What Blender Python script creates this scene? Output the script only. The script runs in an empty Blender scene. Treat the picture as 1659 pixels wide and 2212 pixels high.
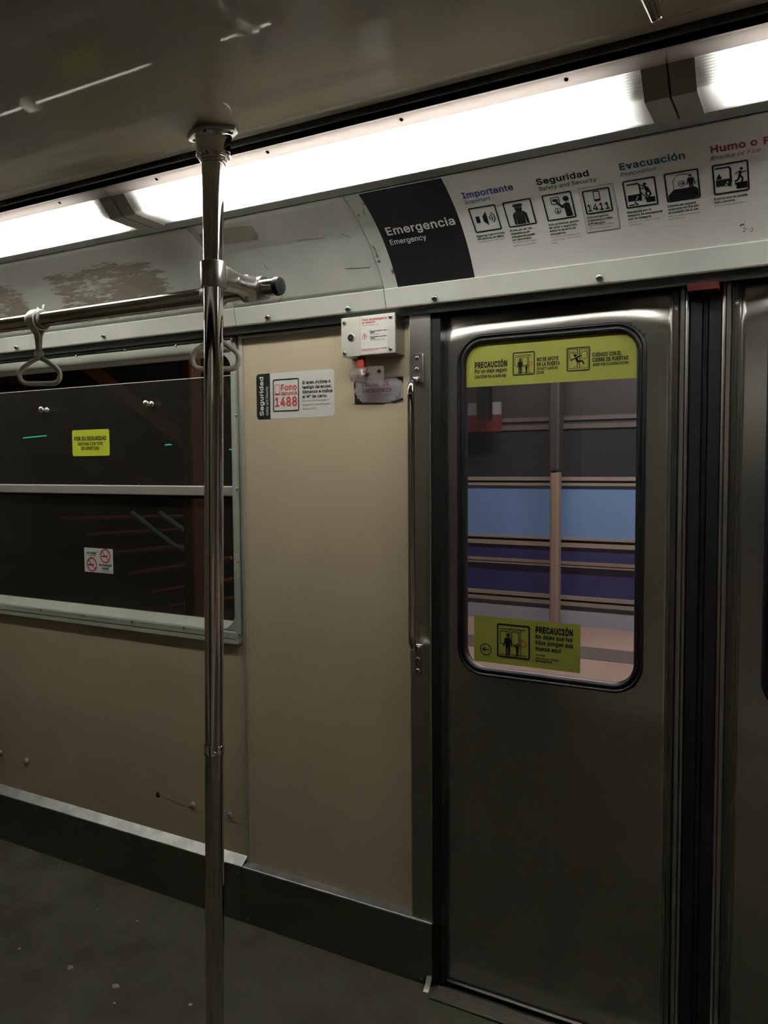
import bpy, bmesh, math, random
from mathutils import Vector, Matrix
random.seed(7)
PI = math.pi
# letter outlines: character|advance|contours
FONT_DATA = ''' |188
,|188|38,-119 68,71 137,71 84,-119
.|188|95,-4 83,-3 73,1 63,9 55,18 51,29 50,41 51,53 55,64 63,73 73,81 83,85 95,87 107,85 118,81 128,73 135,64 140,53 141,41 140,29 135,18 128,9 118,1 107,-3
0|453|227,-7 191,-3 158,7 130,24 105,48 85,77 69,113 60,144 53,178 49,214 48,254 49,294 53,330 60,364 69,395 85,431 106,461 130,484 159,502 191,512 227,516 262,512 295,502 323,484 348,461 368,431 384,395 393,364 400,330 404,294 405,254 404,214 400,178 393,144 384,113 368,77 348,48 323,24 295,7 263,-3|227,50 250,52 271,60 290,74 306,92 320,116 330,144 338,176 342,213 344,254 342,295 338,332 330,365 320,393 306,416 290,435 271,449 250,457 227,460 203,457 182,449 163,435 147,416 134,393 123,365 115,332 111,295 109,254 111,213 115,176 123,144 134,116 147,92 163,74 182,60 203,52
1|453|76,0 76,55 391,55 391,0|276,509 276,0 212,0 212,448 209,448 86,358 86,427 198,509
2|453|64,0 64,47 234,229 252,248 268,266 282,282 294,298 303,312 311,327 316,341 319,356 320,371 319,389 315,405 308,419 298,431 287,441 273,449 258,455 241,458 224,460 205,458 188,454 172,447 159,438 148,427 139,413 132,398 128,381 127,362 66,362 68,391 75,418 86,442 102,464 121,482 143,496 168,507 196,513 225,516 254,513 281,507 306,497 328,482 346,465 361,445 372,423 379,398 381,372 380,354 377,336 371,318 363,299 351,280 336,259 317,235 294,209 267,180 153,60 153,57 389,57 389,0
3|453|218,-7 188,-5 159,1 133,10 108,22 88,38 70,57 57,79 48,104 44,132 109,132 112,115 118,100 126,87 137,76 150,66 165,59 182,54 200,51 219,50 239,51 258,55 275,61 291,69 304,80 315,93 323,108 328,125 329,145 328,163 323,180 316,196 306,211 292,223 275,234 254,241 229,246 201,248 157,248 157,299 288,448 288,452 70,452 70,509 372,509 372,461 211,278 211,289 247,290 279,286 308,276 333,262 354,244 371,222 383,198 391,173 393,145 390,116 383,90 370,66 354,45 333,27 309,12 281,2 251,-5
4|453|40,105 40,158 247,509 311,509 109,166 109,163 413,163 413,105|282,0 282,121 282,146 282,318 343,318 343,0
5|453|221,-7 192,-5 165,1 140,11 118,25 99,41 83,60 71,82 63,105 60,130 122,130 125,115 130,102 138,89 148,78 160,68 173,60 188,54 204,51 221,50 241,51 259,56 276,64 291,75 304,89 314,104 322,122 326,141 328,162 326,183 321,203 314,221 303,237 290,251 275,262 257,270 238,275 218,277 201,276 184,273 167,268 152,262 139,255 128,246 67,253 96,509 366,509 366,452 151,452 134,301 136,301 148,311 162,318 178,325 194,330 212,333 229,334 252,332 274,328 294,321 313,311 330,299 345,285 358,269 370,251 379,231 386,210 390,187 391,163 388,132 381,102 369,76 352,52 332,32 309,15 282,3 253,-4
6|453|226,-7 196,-4 168,3 142,15 119,31 100,51 84,74 73,101 66,130 64,162 65,187 71,212 80,239 93,268 112,302 137,340 252,509 322,509 151,261 145,261 151,270 157,279 165,288 174,295 184,302 196,307 208,311 221,313 235,314 265,312 291,305 316,295 337,280 355,262 370,240 380,215 387,187 389,157 387,127 379,98 368,73 352,50 333,30 310,14 284,3 257,-4|226,48 245,50 263,55 279,63 293,73 304,86 314,101 322,119 326,137 327,157 326,178 322,196 314,213 304,228 293,241 279,251 263,259 245,264 226,265 207,264 190,259 174,252 160,241 148,229 138,214 131,197 126,179 125,158 126,138 131,119 138,102 148,86 160,73 174,63 190,55 207,50
7|453|97,0 323,448 323,452 62,452 62,509 391,509 391,449 165,0
8|453|226,-7 193,-5 163,1 136,11 111,25 91,42 74,62 62,84 54,109 52,135 53,156 58,176 65,195 75,212 87,228 101,241 117,252 134,260 153,265 153,267 129,276 109,289 93,308 80,330 73,354 70,380 73,405 79,429 90,450 106,469 124,485 146,498 170,508 197,514 226,516 255,514 282,508 306,498 328,485 346,469 361,450 373,429 379,405 382,380 379,354 372,330 359,308 343,289 323,276 300,267 300,265 319,260 335,252 351,241 365,228 377,212 387,195 395,176 399,156 401,135 398,109 391,84 378,62 362,42 341,25 317,11 289,1 259,-5|226,49 248,50 267,54 285,60 300,69 313,79 323,91 331,106 335,121 337,139 335,157 330,173 322,189 312,202 298,213 283,223 265,230 247,234 226,235 206,234 187,230 169,223 154,213 140,202 130,189 122,173 117,157 115,139 117,121 121,106 129,91 139,79 152,69 167,60 185,54 205,50|226,290 244,291 260,294 274,300 287,308 298,318 307,330 314,344 318,359 319,376 318,392 314,407 308,420 299,432 288,442 275,449 260,455 244,459 226,460 208,459 192,455 177,449 164,442 153,432 145,420 138,407 134,392 133,376 134,359 138,344 145,330 154,318 165,308 178,300 193,294 209,291
9|453|226,516 256,513 285,506 310,494 333,478 352,458 368,434 380,408 387,378 389,347 387,322 382,296 373,270 359,240 340,207 315,168 200,0 130,0 301,248 307,248 302,238 295,229 287,221 278,214 268,207 257,202 245,198 232,195 218,195 188,197 161,203 137,214 116,229 98,247 83,269 72,294 66,321 64,352 66,382 73,411 85,436 101,459 120,479 143,494 168,506 196,513|226,460 207,459 190,454 174,446 160,435 148,423 138,407 131,390 127,372 125,352 127,331 131,313 138,295 148,280 160,268 174,257 190,250 207,245 226,243 245,245 263,249 279,257 293,267 305,280 314,295 322,312 326,330 327,350 326,371 322,390 314,407 305,422 293,435 279,446 263,454 245,459
A|480|16,0 201,509 276,509 463,0 395,0 287,302 280,323 272,346 264,372 255,402 244,438 232,478 245,478 233,437 222,402 213,371 204,345 197,322 191,302 85,0|110,142 110,199 370,199 370,142
B|456|60,0 60,509 241,509 274,507 304,501 329,491 350,477 367,461 381,442 390,421 396,398 398,374 397,353 393,336 387,320 378,307 368,295 356,286 343,278 329,272 315,267 315,262 331,260 347,254 363,245 378,234 391,220 402,203 411,184 416,161 418,136 416,111 410,88 400,67 386,48 368,31 344,18 317,8 284,2 247,0|125,57 245,57 281,60 309,67 330,80 344,96 353,115 355,137 354,153 350,169 342,184 333,197 320,209 306,218 289,225 269,229 248,231 125,231|125,285 238,285 256,287 273,290 288,296 302,304 314,314 323,326 330,340 335,355 336,372 333,393 326,412 313,429 294,442 270,449 240,452 125,452
C|510|267,-7 235,-5 205,1 177,11 150,25 126,42 104,63 86,88 70,115 57,146 48,179 42,215 40,254 42,293 48,329 57,362 70,393 86,421 104,445 126,466 150,484 177,498 205,508 235,514 267,516 293,514 317,511 340,504 362,496 383,485 402,471 419,456 435,438 448,418 459,397 467,373 473,348 408,348 404,365 397,380 389,395 380,407 369,418 357,428 344,437 330,444 315,449 300,453 284,455 267,456 237,453 209,445 184,432 161,414 141,391 125,364 113,332 106,295 103,254 106,213 113,177 125,145 141,117 161,94 184,76 210,63 237,56 267,53 284,54 300,56 315,60 330,65 344,72 357,81 369,90 380,102 389,114 397,128 404,144 408,160 473,160 467,135 459,112 448,91 435,71 420,53 402,38 383,24 363,13 341,5 317,-2 293,-6
D|502|219,0 96,0 96,57 215,57 254,60 288,68 318,81 343,99 363,122 379,149 390,181 397,216 399,255 397,294 390,329 379,361 364,388 344,410 320,428 291,441 258,449 221,452 93,452 93,509 225,509 261,507 294,501 325,492 353,478 385,455 412,426 433,391 446,361 455,329 460,293 462,255 460,217 455,181 446,149 433,119 417,92 398,68 376,48 351,31 322,17 291,8 256,2|125,509 125,0 60,0 60,509
E|419|60,0 60,509 372,509 372,452 125,452 125,286 355,286 355,229 125,229 125,57 375,57 375,0
F|410|60,0 60,509 369,509 369,452 125,452 125,278 346,278 346,221 125,221 125,0
G|520|269,-7 236,-5 205,1 176,11 149,25 125,43 104,64 85,88 69,116 57,146 47,179 42,215 40,254 42,293 47,329 57,362 69,393 85,421 103,445 125,466 149,484 175,498 203,508 233,514 265,516 291,514 316,510 340,504 363,494 384,483 403,469 421,453 436,436 449,416 460,395 468,373 474,349 408,349 402,365 395,379 387,393 378,406 368,417 356,427 344,436 330,443 315,448 300,453 283,455 265,456 236,453 209,445 183,432 160,414 141,392 125,364 113,332 106,295 103,254 106,213 113,177 125,145 141,117 161,95 184,76 210,63 238,56 269,53 296,55 322,61 345,71 365,85 382,102 396,123 407,147 413,173 415,202 434,199 283,199 283,256 478,256 478,200 475,160 466,124 451,91 431,62 406,38 377,19 344,5 308,-4
H|517|60,0 60,509 125,509 125,289 392,289 392,509 457,509 457,0 392,0 392,232 125,232 125,0
I|301|31,0 31,57 118,57 118,452 31,452 31,509 269,509 269,452 183,452 183,57 269,57 269,0
J|396|185,-7 143,-2 106,11 75,33 57,55 44,81 36,111 33,145 33,173 98,173 98,145 100,117 108,93 122,74 139,61 160,53 185,50 209,53 230,61 248,74 261,93 269,117 272,145 272,509 336,509 336,145 334,111 326,81 313,55 294,33 263,11 227,-2
K|467|104,145 104,216 116,231 128,246 139,261 151,275 162,289 174,303 187,317 199,331 212,344 364,509 448,509 231,276 228,276|60,0 60,509 125,509 125,334 124,225 125,193 125,0|372,0 188,259 228,309 449,0
L|393|60,0 60,509 125,509 125,57 361,57 361,0
M|628|60,0 60,509 152,509 277,187 280,179 284,170 287,159 299,123 303,110 307,97 311,84 315,71 319,60 322,49 307,49 318,83 330,121 334,134 338,146 342,158 346,169 349,179 352,187 476,509 568,509 568,0 504,0 504,291 504,327 505,340 505,354 505,369 506,413 507,457 513,457 508,441 503,425 498,409 482,363 477,348 472,335 467,322 463,310 459,300 456,291 342,0 286,0 170,291 167,300 163,310 159,321 145,361 140,376 134,392 129,408 124,424 118,441 112,457 119,457 120,416 121,372 122,328 122,315 122,302 122,291 122,0
N|523|60,0 60,509 136,509 343,183 349,174 355,163 363,151 371,137 379,122 388,107 396,90 405,73 414,55 405,54 403,72 402,90 401,108 400,126 399,142 399,157 399,195 399,509 463,509 463,0 387,0 202,290 194,303 186,317 177,331 168,346 159,363 148,381 108,452 119,454 122,384 123,363 124,345 124,328 125,313 125,301 125,291 125,0
O|533|267,-7 235,-5 205,1 177,11 150,25 126,42 105,63 86,88 70,115 57,146 48,179 42,215 40,254 42,293 48,329 57,362 70,393 86,421 105,445 126,466 150,484 177,498 205,508 235,514 267,516 299,514 329,508 357,498 384,484 408,466 429,445 448,421 464,393 477,362 486,329 491,293 493,254 491,215 486,179 477,146 464,115 448,88 429,63 408,42 384,25 357,11 329,1 299,-5|267,53 296,55 324,63 349,76 372,94 392,116 408,144 420,176 428,213 430,254 428,295 420,332 408,365 392,392 372,415 349,433 324,446 296,453 267,456 237,453 210,445 184,433 161,415 142,392 125,364 113,332 106,295 103,254 106,213 113,176 125,144 142,117 161,94 184,76 210,63 237,55
P|445|60,0 60,509 235,509 272,506 305,499 332,487 356,471 375,452 390,430 400,404 407,377 409,348 407,318 400,291 390,265 375,243 356,223 332,207 305,195 272,188 235,186 109,186 109,242 233,242 257,244 279,248 297,256 312,266 324,279 333,294 339,310 343,328 344,348 343,367 339,385 333,402 324,416 312,428 297,439 279,446 257,451 232,452 125,452 125,0
Q|533|245,159 313,159 369,85 384,65 468,-48 401,-48 346,27 331,46|267,-7 235,-5 205,1 177,11 150,25 126,42 105,63 86,88 70,115 57,146 48,179 42,215 40,254 42,293 48,329 57,362 70,393 86,421 105,445 126,466 150,484 177,498 205,508 235,514 267,516 299,514 329,508 357,498 384,484 408,466 429,445 448,421 464,393 477,362 486,329 491,293 493,254 491,215 486,179 477,146 464,115 448,88 429,63 408,42 384,25 357,11 329,1 299,-5|267,53 296,55 324,63 349,76 372,94 392,116 408,144 420,176 428,213 430,254 428,295 420,332 408,365 392,392 372,415 349,433 324,446 296,453 267,456 237,453 210,445 184,433 161,415 142,392 125,364 113,332 106,295 103,254 106,213 113,176 125,144 142,117 161,94 184,76 210,63 237,55
R|449|60,0 60,509 236,509 273,506 305,500 333,489 356,473 376,455 390,433 401,408 407,381 409,352 407,323 401,296 390,271 376,250 356,232 333,217 305,206 273,200 236,198 96,198 96,255 234,255 258,256 280,260 298,267 313,276 325,287 334,300 340,316 344,333 345,352 344,371 340,389 334,405 325,419 313,430 298,440 279,446 258,451 233,452 125,452 125,0|353,0 230,229 303,229 428,0
S|447|224,-9 188,-7 156,-1 128,9 102,23 81,40 64,60 51,83 42,109 38,137 104,137 108,118 114,102 123,88 136,76 150,66 166,59 185,53 204,50 224,49 246,50 267,54 286,60 303,69 317,79 329,92 338,106 344,122 346,139 344,154 340,168 332,179 322,189 310,197 296,205 280,211 263,217 245,222 184,239 145,253 112,269 86,289 67,313 56,341 52,372 54,400 62,425 75,448 92,468 113,484 138,498 165,508 195,514 227,516 259,514 289,508 316,498 340,484 360,468 377,449 390,427 398,403 401,378 337,378 332,402 320,421 302,437 280,449 254,456 225,459 204,457 185,454 167,448 152,440 139,430 129,418 121,405 117,391 115,376 117,359 122,345 131,334 142,324 155,315 169,308 184,302 198,297 212,293 264,279 279,275 295,270 312,264 328,256 344,248 359,238 372,226 384,213 395,198 402,180 407,161 408,139 406,112 399,87 386,64 370,43 349,25 323,11 294,0 261,-7
T|449|32,452 32,509 417,509 417,452 257,452 257,0 193,0 193,452
U|517|259,-8 220,-6 186,2 154,15 126,33 103,55 85,80 71,108 63,140 60,173 60,509 124,509 124,178 126,155 132,133 141,113 153,95 169,80 187,68 208,59 232,53 259,52 285,53 309,59 331,68 349,80 364,95 377,113 385,133 391,155 393,178 393,509 457,509 457,173 454,140 446,108 433,80 414,55 391,33 363,15 332,2 297,-6
V|480|204,0 16,509 84,509 192,206 199,187 207,164 215,137 225,106 236,71 248,31 235,31 247,71 257,107 267,138 276,165 283,187 290,206 395,509 463,509 278,0
W|686|155,0 16,509 82,509 163,196 167,179 172,162 175,145 179,128 183,111 187,94 190,76 194,58 197,40 189,40 193,58 196,76 200,94 203,111 207,128 211,145 215,162 220,179 224,196 306,509 380,509 462,196 466,179 470,162 474,145 478,128 482,111 486,94 490,76 494,58 497,40 488,40 492,58 495,76 499,94 503,111 506,128 510,145 523,196 603,509 670,509 530,0 455,0 368,323 362,345 357,368 351,391 346,417 341,445 336,475 350,475 345,446 340,420 335,395 330,371 324,347 318,323 230,0
X|474|18,0 217,284 217,236 29,509 104,509 178,400 188,386 196,373 204,361 211,350 217,340 223,329 230,318 236,305 243,292 232,292 239,305 246,317 252,329 258,339 265,350 272,361 280,373 288,386 298,400 374,509 446,509 259,239 259,287 456,0 382,0 292,129 283,142 275,154 268,165 262,175 256,185 250,195 244,206 237,218 230,231 244,231 238,219 231,207 225,196 219,186 213,176 206,166 199,155 191,143 182,129 91,0
Y|472|203,0 203,208 16,509 91,509 192,344 203,327 213,309 222,292 231,274 240,254 250,230 224,230 233,254 242,275 251,293 260,310 270,327 280,344 381,509 455,509 268,208 268,0
Z|438|42,0 42,46 273,385 284,400 295,415 306,431 318,446 329,461 341,476 348,454 327,453 306,453 285,452 265,452 244,452 223,452 40,452 40,509 397,509 397,462 169,129 157,113 146,97 134,81 122,65 110,49 97,33 90,54 111,55 131,56 152,57 173,57 193,57 214,57 399,57 399,0
a|389|160,-9 137,-7 115,-3 94,5 76,15 60,29 48,45 38,63 32,84 30,108 32,128 36,146 43,161 53,174 64,184 78,193 92,200 108,206 125,211 143,214 161,217 178,220 200,223 218,225 234,227 247,229 257,231 265,235 271,240 274,246 276,255 276,257 275,272 272,285 267,297 260,307 251,315 240,322 227,327 212,330 196,331 178,330 163,327 149,322 137,316 127,309 118,301 110,292 104,283 100,274 41,291 51,313 64,331 79,346 95,358 114,368 133,375 153,380 173,383 194,384 208,384 223,382 239,379 255,375 271,369 286,360 300,350 312,336 322,320 330,301 335,278 337,251 337,0 277,0 277,52 272,52 267,43 260,34 252,25 242,16 229,8 215,1 199,-4 181,-7|170,45 192,47 211,51 228,59 242,68 254,80 263,93 270,108 274,122 276,138 276,190 272,187 267,184 259,182 251,180 241,178 231,176 221,174 210,173 200,171 175,168 161,166 147,163 134,159 122,153 112,147 103,139 97,130 93,118 92,105 93,93 96,82 102,72 109,64 119,57 130,52 142,48 156,46
b|424|229,-8 208,-7 189,-3 172,4 159,12 147,21 138,31 130,41 123,50 118,59 112,59 112,0 53,0 53,509 114,509 114,319 118,319 123,327 130,336 137,346 147,355 158,364 171,373 188,379 207,383 229,384 259,382 287,374 313,361 335,342 354,320 370,293 381,261 388,227 390,189 388,151 381,116 370,84 355,57 336,34 313,16 288,3 260,-6|220,47 242,49 262,55 279,66 294,80 306,97 316,117 323,139 327,163 328,189 327,215 323,239 316,261 307,281 295,298 280,311 262,322 243,328 220,330 198,328 178,322 161,312 147,299 134,282 125,263 118,241 114,216 113,189 114,162 118,138 125,115 135,95 147,78 162,65 179,55 198,49
c|396|207,-8 174,-5 144,3 117,16 93,35 72,58 56,85 44,116 37,150 34,187 37,225 44,260 56,291 72,318 93,341 117,360 144,374 174,382 207,384 226,384 243,381 260,377 276,371 291,364 305,356 318,346 330,335 340,322 349,308 356,293 362,277 303,262 300,272 295,281 290,289 284,297 278,304 270,311 261,316 252,321 242,325 231,328 220,329 207,330 184,328 163,321 145,310 130,296 118,278 108,258 102,236 98,212 96,187 98,163 102,139 108,117 118,97 130,80 145,66 163,55 184,49 207,46 220,47 232,49 243,52 253,55 262,60 271,66 279,73 285,80 292,89 297,98 301,107 304,117 363,102 357,86 350,70 341,56 331,43 319,32 306,21 292,12 277,5 261,-1 244,-5 226,-7
d|424|195,-8 165,-6 137,3 111,16 89,34 70,57 55,84 43,116 36,151 34,189 36,227 43,261 55,293 70,320 89,342 112,361 137,374 165,382 196,384 218,383 237,379 253,373 267,364 278,355 287,346 295,336 301,327 306,319 311,319 311,509 372,509 372,0 313,0 313,59 307,59 301,50 295,41 287,31 277,21 266,12 252,4 236,-3 217,-7|205,47 226,49 246,55 263,65 278,78 290,95 299,115 306,138 310,162 312,189 310,216 306,241 300,263 290,282 278,299 263,312 246,322 227,328 205,330 182,328 162,322 145,311 130,298 118,281 108,261 102,239 98,215 96,189 98,163 102,139 109,117 118,97 130,80 145,66 162,55 182,49
e|404|212,-8 177,-5 145,3 117,16 92,35 72,58 56,85 44,116 37,150 34,187 36,224 44,258 55,290 71,317 91,340 115,359 142,373 172,382 205,384 226,383 246,380 266,374 285,366 303,355 319,341 334,324 347,305 357,282 365,256 370,227 371,194 371,169 75,169 75,221 338,221 310,202 308,226 304,248 298,269 288,286 277,301 263,314 246,323 227,328 205,330 183,328 164,323 146,313 131,301 119,286 109,270 102,251 97,231 96,211 96,178 98,151 102,127 110,106 121,88 135,73 151,61 169,53 190,48 212,46 227,47 241,49 254,53 265,58 276,65 285,73 294,82 300,93 306,105 365,91 358,72 348,55 335,39 320,26 302,14 283,4 261,-3 237,-7
f|254|228,379 228,327 6,327 6,379|81,0 81,432 82,452 87,470 96,486 107,499 120,510 135,519 152,525 169,529 187,530 201,530 212,529 222,527 231,525 238,523 243,521 227,468 224,470 220,471 215,472 209,473 202,474 195,474 178,472 164,468 154,460 147,449 143,435 142,419 142,0
g|425|207,-151 180,-149 156,-146 134,-140 114,-132 97,-122 82,-110 70,-97 59,-84 51,-69 101,-41 107,-49 114,-57 122,-66 131,-74 142,-82 154,-88 169,-93 187,-96 207,-97 236,-95 261,-87 282,-75 298,-58 308,-34 311,-6 311,68 306,68 301,60 294,51 287,41 277,32 266,23 252,16 236,10 217,6 195,5 165,7 138,14 113,27 90,43 71,65 55,90 43,120 36,154 34,191 36,229 43,263 55,293 71,320 90,342 112,361 138,374 166,382 196,384 218,383 237,379 253,373 267,365 279,356 288,346 296,336 302,327 308,319 313,319 313,379 372,379 372,-9 370,-40 363,-67 350,-90 334,-109 314,-124 291,-136 265,-144 237,-149|205,59 227,61 246,66 264,75 278,87 290,103 300,121 307,142 311,166 312,193 311,219 307,242 300,264 291,283 279,299 264,312 247,322 227,328 205,330 182,328 163,322 145,312 130,298 118,282 109,262 102,241 98,218 96,193 98,167 102,144 109,123 118,104 131,88 145,76 163,66 183,61
h|410|114,227 114,0 53,0 53,509 114,509 114,287 102,287 116,319 132,344 152,362 175,374 200,382 227,384 252,383 275,377 295,369 313,356 328,340 341,321 350,298 355,271 357,240 357,0 296,0 296,235 293,263 286,286 273,304 256,318 235,326 210,329 192,328 176,324 161,317 147,308 136,297 126,283 119,266 115,248
i|167|53,0 53,379 114,379 114,0|84,443 73,444 63,448 54,455 47,463 43,472 41,483 43,494 47,504 54,512 63,518 73,522 84,524 95,522 105,518 114,512 121,504 125,494 126,483 125,472 121,463 114,455 105,448 95,444
j|167|53,379 114,379 114,-30 112,-52 108,-72 102,-90 92,-106 80,-119 65,-129 47,-137 27,-141 4,-143 -10,-143 -10,-87 2,-87 18,-85 31,-80 40,-72 47,-61 51,-46 53,-29|83,443 72,444 62,448 53,455 47,463 42,472 41,483 42,494 47,504 53,512 62,518 72,522 83,524 95,522 105,518 114,512 120,504 125,494 126,483 125,472 120,463 114,455 105,448 95,444
k|381|110,137 110,212 121,212 284,379 360,379 184,199 177,199|53,0 53,509 114,509 114,0|294,0 148,186 191,229 372,0
l|189|139,-2 112,0 91,8 74,20 62,37 55,59 53,84 53,509 114,509 114,99 114,83 117,71 120,62 126,57 135,53 146,52 152,52 157,52 160,53 164,53 167,54 170,54 181,3 175,1 169,0 162,-1 154,-2 147,-2
m|610|53,0 53,379 112,379 112,295 108,295 114,314 122,331 132,346 144,358 158,368 172,376 187,382 203,385 219,386 245,383 268,375 287,361 303,342 314,320 321,295 312,295 318,312 326,329 337,343 350,356 364,366 381,375 398,381 417,385 437,386 458,385 478,380 497,372 514,361 529,346 541,328 550,307 555,283 557,255 557,0 496,0 496,254 493,279 485,298 473,313 456,323 438,329 419,330 402,329 387,326 374,320 363,312 353,302 345,290 340,277 336,263 335,247 335,0 274,0 274,260 272,280 265,297 253,311 238,322 220,328 199,330 185,329 171,326 158,320 145,312 135,302 126,289 119,274 115,257 114,238 114,0
n|410|114,227 114,0 53,0 53,379 112,379 112,287 102,287 116,319 132,344 152,362 175,374 200,382 227,384 252,383 275,377 295,369 313,356 328,340 341,321 350,298 355,271 357,240 357,0 296,0 296,235 293,263 286,286 273,304 256,318 235,326 210,329 192,328 176,324 161,317 147,308 136,297 126,283 119,266 115,248
o|415|207,-8 174,-5 144,3 117,16 93,35 72,58 56,85 44,116 37,150 34,187 37,225 44,260 56,291 72,318 93,341 117,360 144,374 174,382 207,384 241,382 271,374 299,360 323,341 343,318 359,291 371,260 379,225 381,187 379,150 371,116 359,85 343,58 323,35 299,16 271,3 241,-5|207,46 231,49 252,55 270,66 285,80 298,97 307,117 314,139 318,163 319,187 318,212 314,236 307,258 298,278 285,296 270,310 252,321 231,328 207,330 184,328 163,321 145,310 130,296 118,278 108,258 102,236 98,212 96,187 98,163 102,139 108,117 118,97 130,80 145,66 163,55 184,49
p|424|53,-143 53,379 112,379 112,319 118,319 123,327 130,336 137,346 147,355 158,364 171,373 188,379 207,383 229,384 259,382 287,374 313,361 335,342 354,320 370,293 381,261 388,227 390,189 388,151 381,116 370,84 355,57 336,34 313,16 288,3 260,-6 229,-8 208,-7 189,-3 173,4 159,12 147,21 138,31 130,41 124,50 118,59 114,59 114,-143|220,47 242,49 262,55 279,66 294,80 306,97 316,117 323,139 327,163 328,189 327,215 323,239 316,261 307,281 295,298 280,311 262,322 243,328 220,330 198,328 178,322 161,312 147,299 134,282 125,263 118,241 114,216 113,189 114,162 118,138 125,115 135,95 147,78 162,65 179,55 198,49
q|424|372,-143 311,-143 311,59 306,59 301,50 295,41 287,31 277,21 266,12 252,4 236,-3 217,-7 195,-8 165,-6 137,3 111,16 89,34 70,57 55,84 43,116 36,151 34,189 36,227 43,261 55,293 70,320 89,342 112,361 137,374 165,382 196,384 218,383 237,379 253,373 267,364 278,355 287,346 295,336 301,327 307,319 313,319 313,379 372,379|205,47 226,49 246,55 263,65 278,78 290,95 299,115 306,138 310,162 312,189 310,216 306,241 300,263 290,282 278,299 263,312 246,322 227,328 205,330 182,328 162,322 145,311 130,298 118,281 108,261 102,239 98,215 96,189 98,163 102,139 109,117 118,97 130,80 145,66 162,55 182,49
r|259|53,0 53,379 112,379 112,321 115,321 124,339 137,354 152,367 171,377 191,383 213,385 218,385 223,385 229,384 243,384 243,322 241,323 236,324 230,324 223,325 215,326 207,326 190,324 174,321 159,315 146,306 135,296 126,284 119,269 115,254 114,237 114,0
s|365|182,-8 157,-7 133,-3 112,3 93,12 76,24 62,38 50,54 41,73 36,94 94,107 101,87 111,72 124,60 141,52 160,47 181,45 206,47 227,53 244,62 258,74 265,88 268,103 266,115 262,126 254,136 243,144 229,150 212,155 149,170 118,180 92,192 72,208 58,227 50,249 47,274 49,295 55,314 65,332 79,347 95,360 115,370 137,378 161,383 187,384 212,383 234,379 254,372 271,363 286,352 299,339 309,324 318,308 324,290 268,277 262,291 254,304 243,316 228,325 210,331 187,333 166,331 147,326 131,317 119,305 111,292 109,277 110,264 115,253 124,243 136,235 152,229 172,223 229,209 261,200 287,187 306,171 320,153 328,131 331,107 329,85 323,65 312,47 298,31 281,18 260,6 236,-2 210,-7
t|227|204,379 204,327 6,327 6,379|65,471 126,471 126,98 127,83 130,70 136,61 144,55 156,51 170,50 175,50 180,50 185,51 191,52 197,53 202,54 213,2 207,0 200,-2 192,-3 184,-3 176,-4 168,-4 138,-1 113,7 92,21 77,41 68,64 65,93
u|410|182,-5 158,-3 135,2 115,11 97,23 82,39 69,59 60,82 54,109 53,139 53,379 114,379 114,144 116,117 124,94 137,75 154,61 175,53 200,50 218,51 234,55 249,62 263,71 274,83 283,97 290,113 295,132 296,153 296,379 357,379 357,0 298,0 298,92 307,92 294,60 277,35 257,17 234,5 209,-3
v|389|163,0 17,379 84,379 165,155 173,132 180,110 187,87 193,64 199,42 206,21 184,21 191,42 197,64 203,87 209,110 216,132 224,155 305,379 371,379 226,0
w|567|138,0 23,379 87,379 133,214 140,190 147,164 154,137 161,107 168,75 175,41 165,41 172,74 179,105 186,135 192,163 199,189 206,214 252,379 316,379 362,214 368,189 375,163 382,136 388,106 395,75 402,41 391,41 399,75 406,106 413,135 420,163 427,189 434,214 480,379 545,379 429,0 368,0 319,172 305,225 300,243 295,262 291,280 277,338 291,338 277,280 272,262 267,243 263,225 258,207 253,189 248,172 199,0
x|379|21,0 171,218 171,171 29,379 100,379 147,306 159,287 170,270 179,253 188,237 198,221 207,206 175,206 185,221 194,237 202,253 211,270 222,287 233,306 282,379 352,379 209,169 209,214 358,0 287,0 231,85 219,103 209,120 200,136 191,152 182,167 173,182 205,182 195,167 187,152 178,136 170,120 160,103 148,85 91,0
y|389|47,-139 61,-86 71,-87 83,-89 94,-90 104,-89 113,-86 122,-81 130,-74 138,-64 145,-51 151,-36 163,-1 17,379 84,379 165,155 173,132 180,109 187,87 193,64 199,42 206,21 184,21 190,42 196,64 202,87 209,110 216,132 224,155 305,379 371,379 204,-58 196,-77 187,-93 177,-107 165,-119 153,-128 139,-136 125,-141 109,-144 91,-145 82,-145 73,-144 65,-143 57,-142 52,-140
z|380|42,0 42,46 254,320 254,323 48,323 48,379 333,379 333,331 126,60 126,56 339,56 339,0
°|316|158,283 138,285 119,290 101,298 84,310 70,324 59,340 50,358 45,377 43,397 45,418 50,437 59,455 70,472 84,486 101,497 119,506 138,511 158,513 179,511 198,506 216,497 232,486 246,472 257,455 266,437 271,418 273,397 271,377 266,358 257,340 246,324 232,310 216,298 198,290 179,285|158,334 170,335 180,338 190,343 199,349 207,357 213,366 218,376 221,386 222,397 221,409 218,420 213,430 207,439 199,446 190,453 180,458 170,461 158,462 147,461 136,458 126,453 117,446 109,439 103,430 98,420 96,409 95,397 96,386 98,376 103,366 109,357 117,349 126,343 136,338 147,335
Á|480|16,0 201,509 276,509 463,0 395,0 287,302 280,323 272,346 264,372 255,402 244,438 232,478 245,478 233,437 222,402 213,371 204,345 197,322 191,302 85,0|110,142 110,199 370,199 370,142|213,558 260,659 329,659 263,558
É|419|60,0 60,509 372,509 372,452 125,452 125,286 355,286 355,229 125,229 125,57 375,57 375,0|191,558 239,659 307,659 241,558
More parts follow.
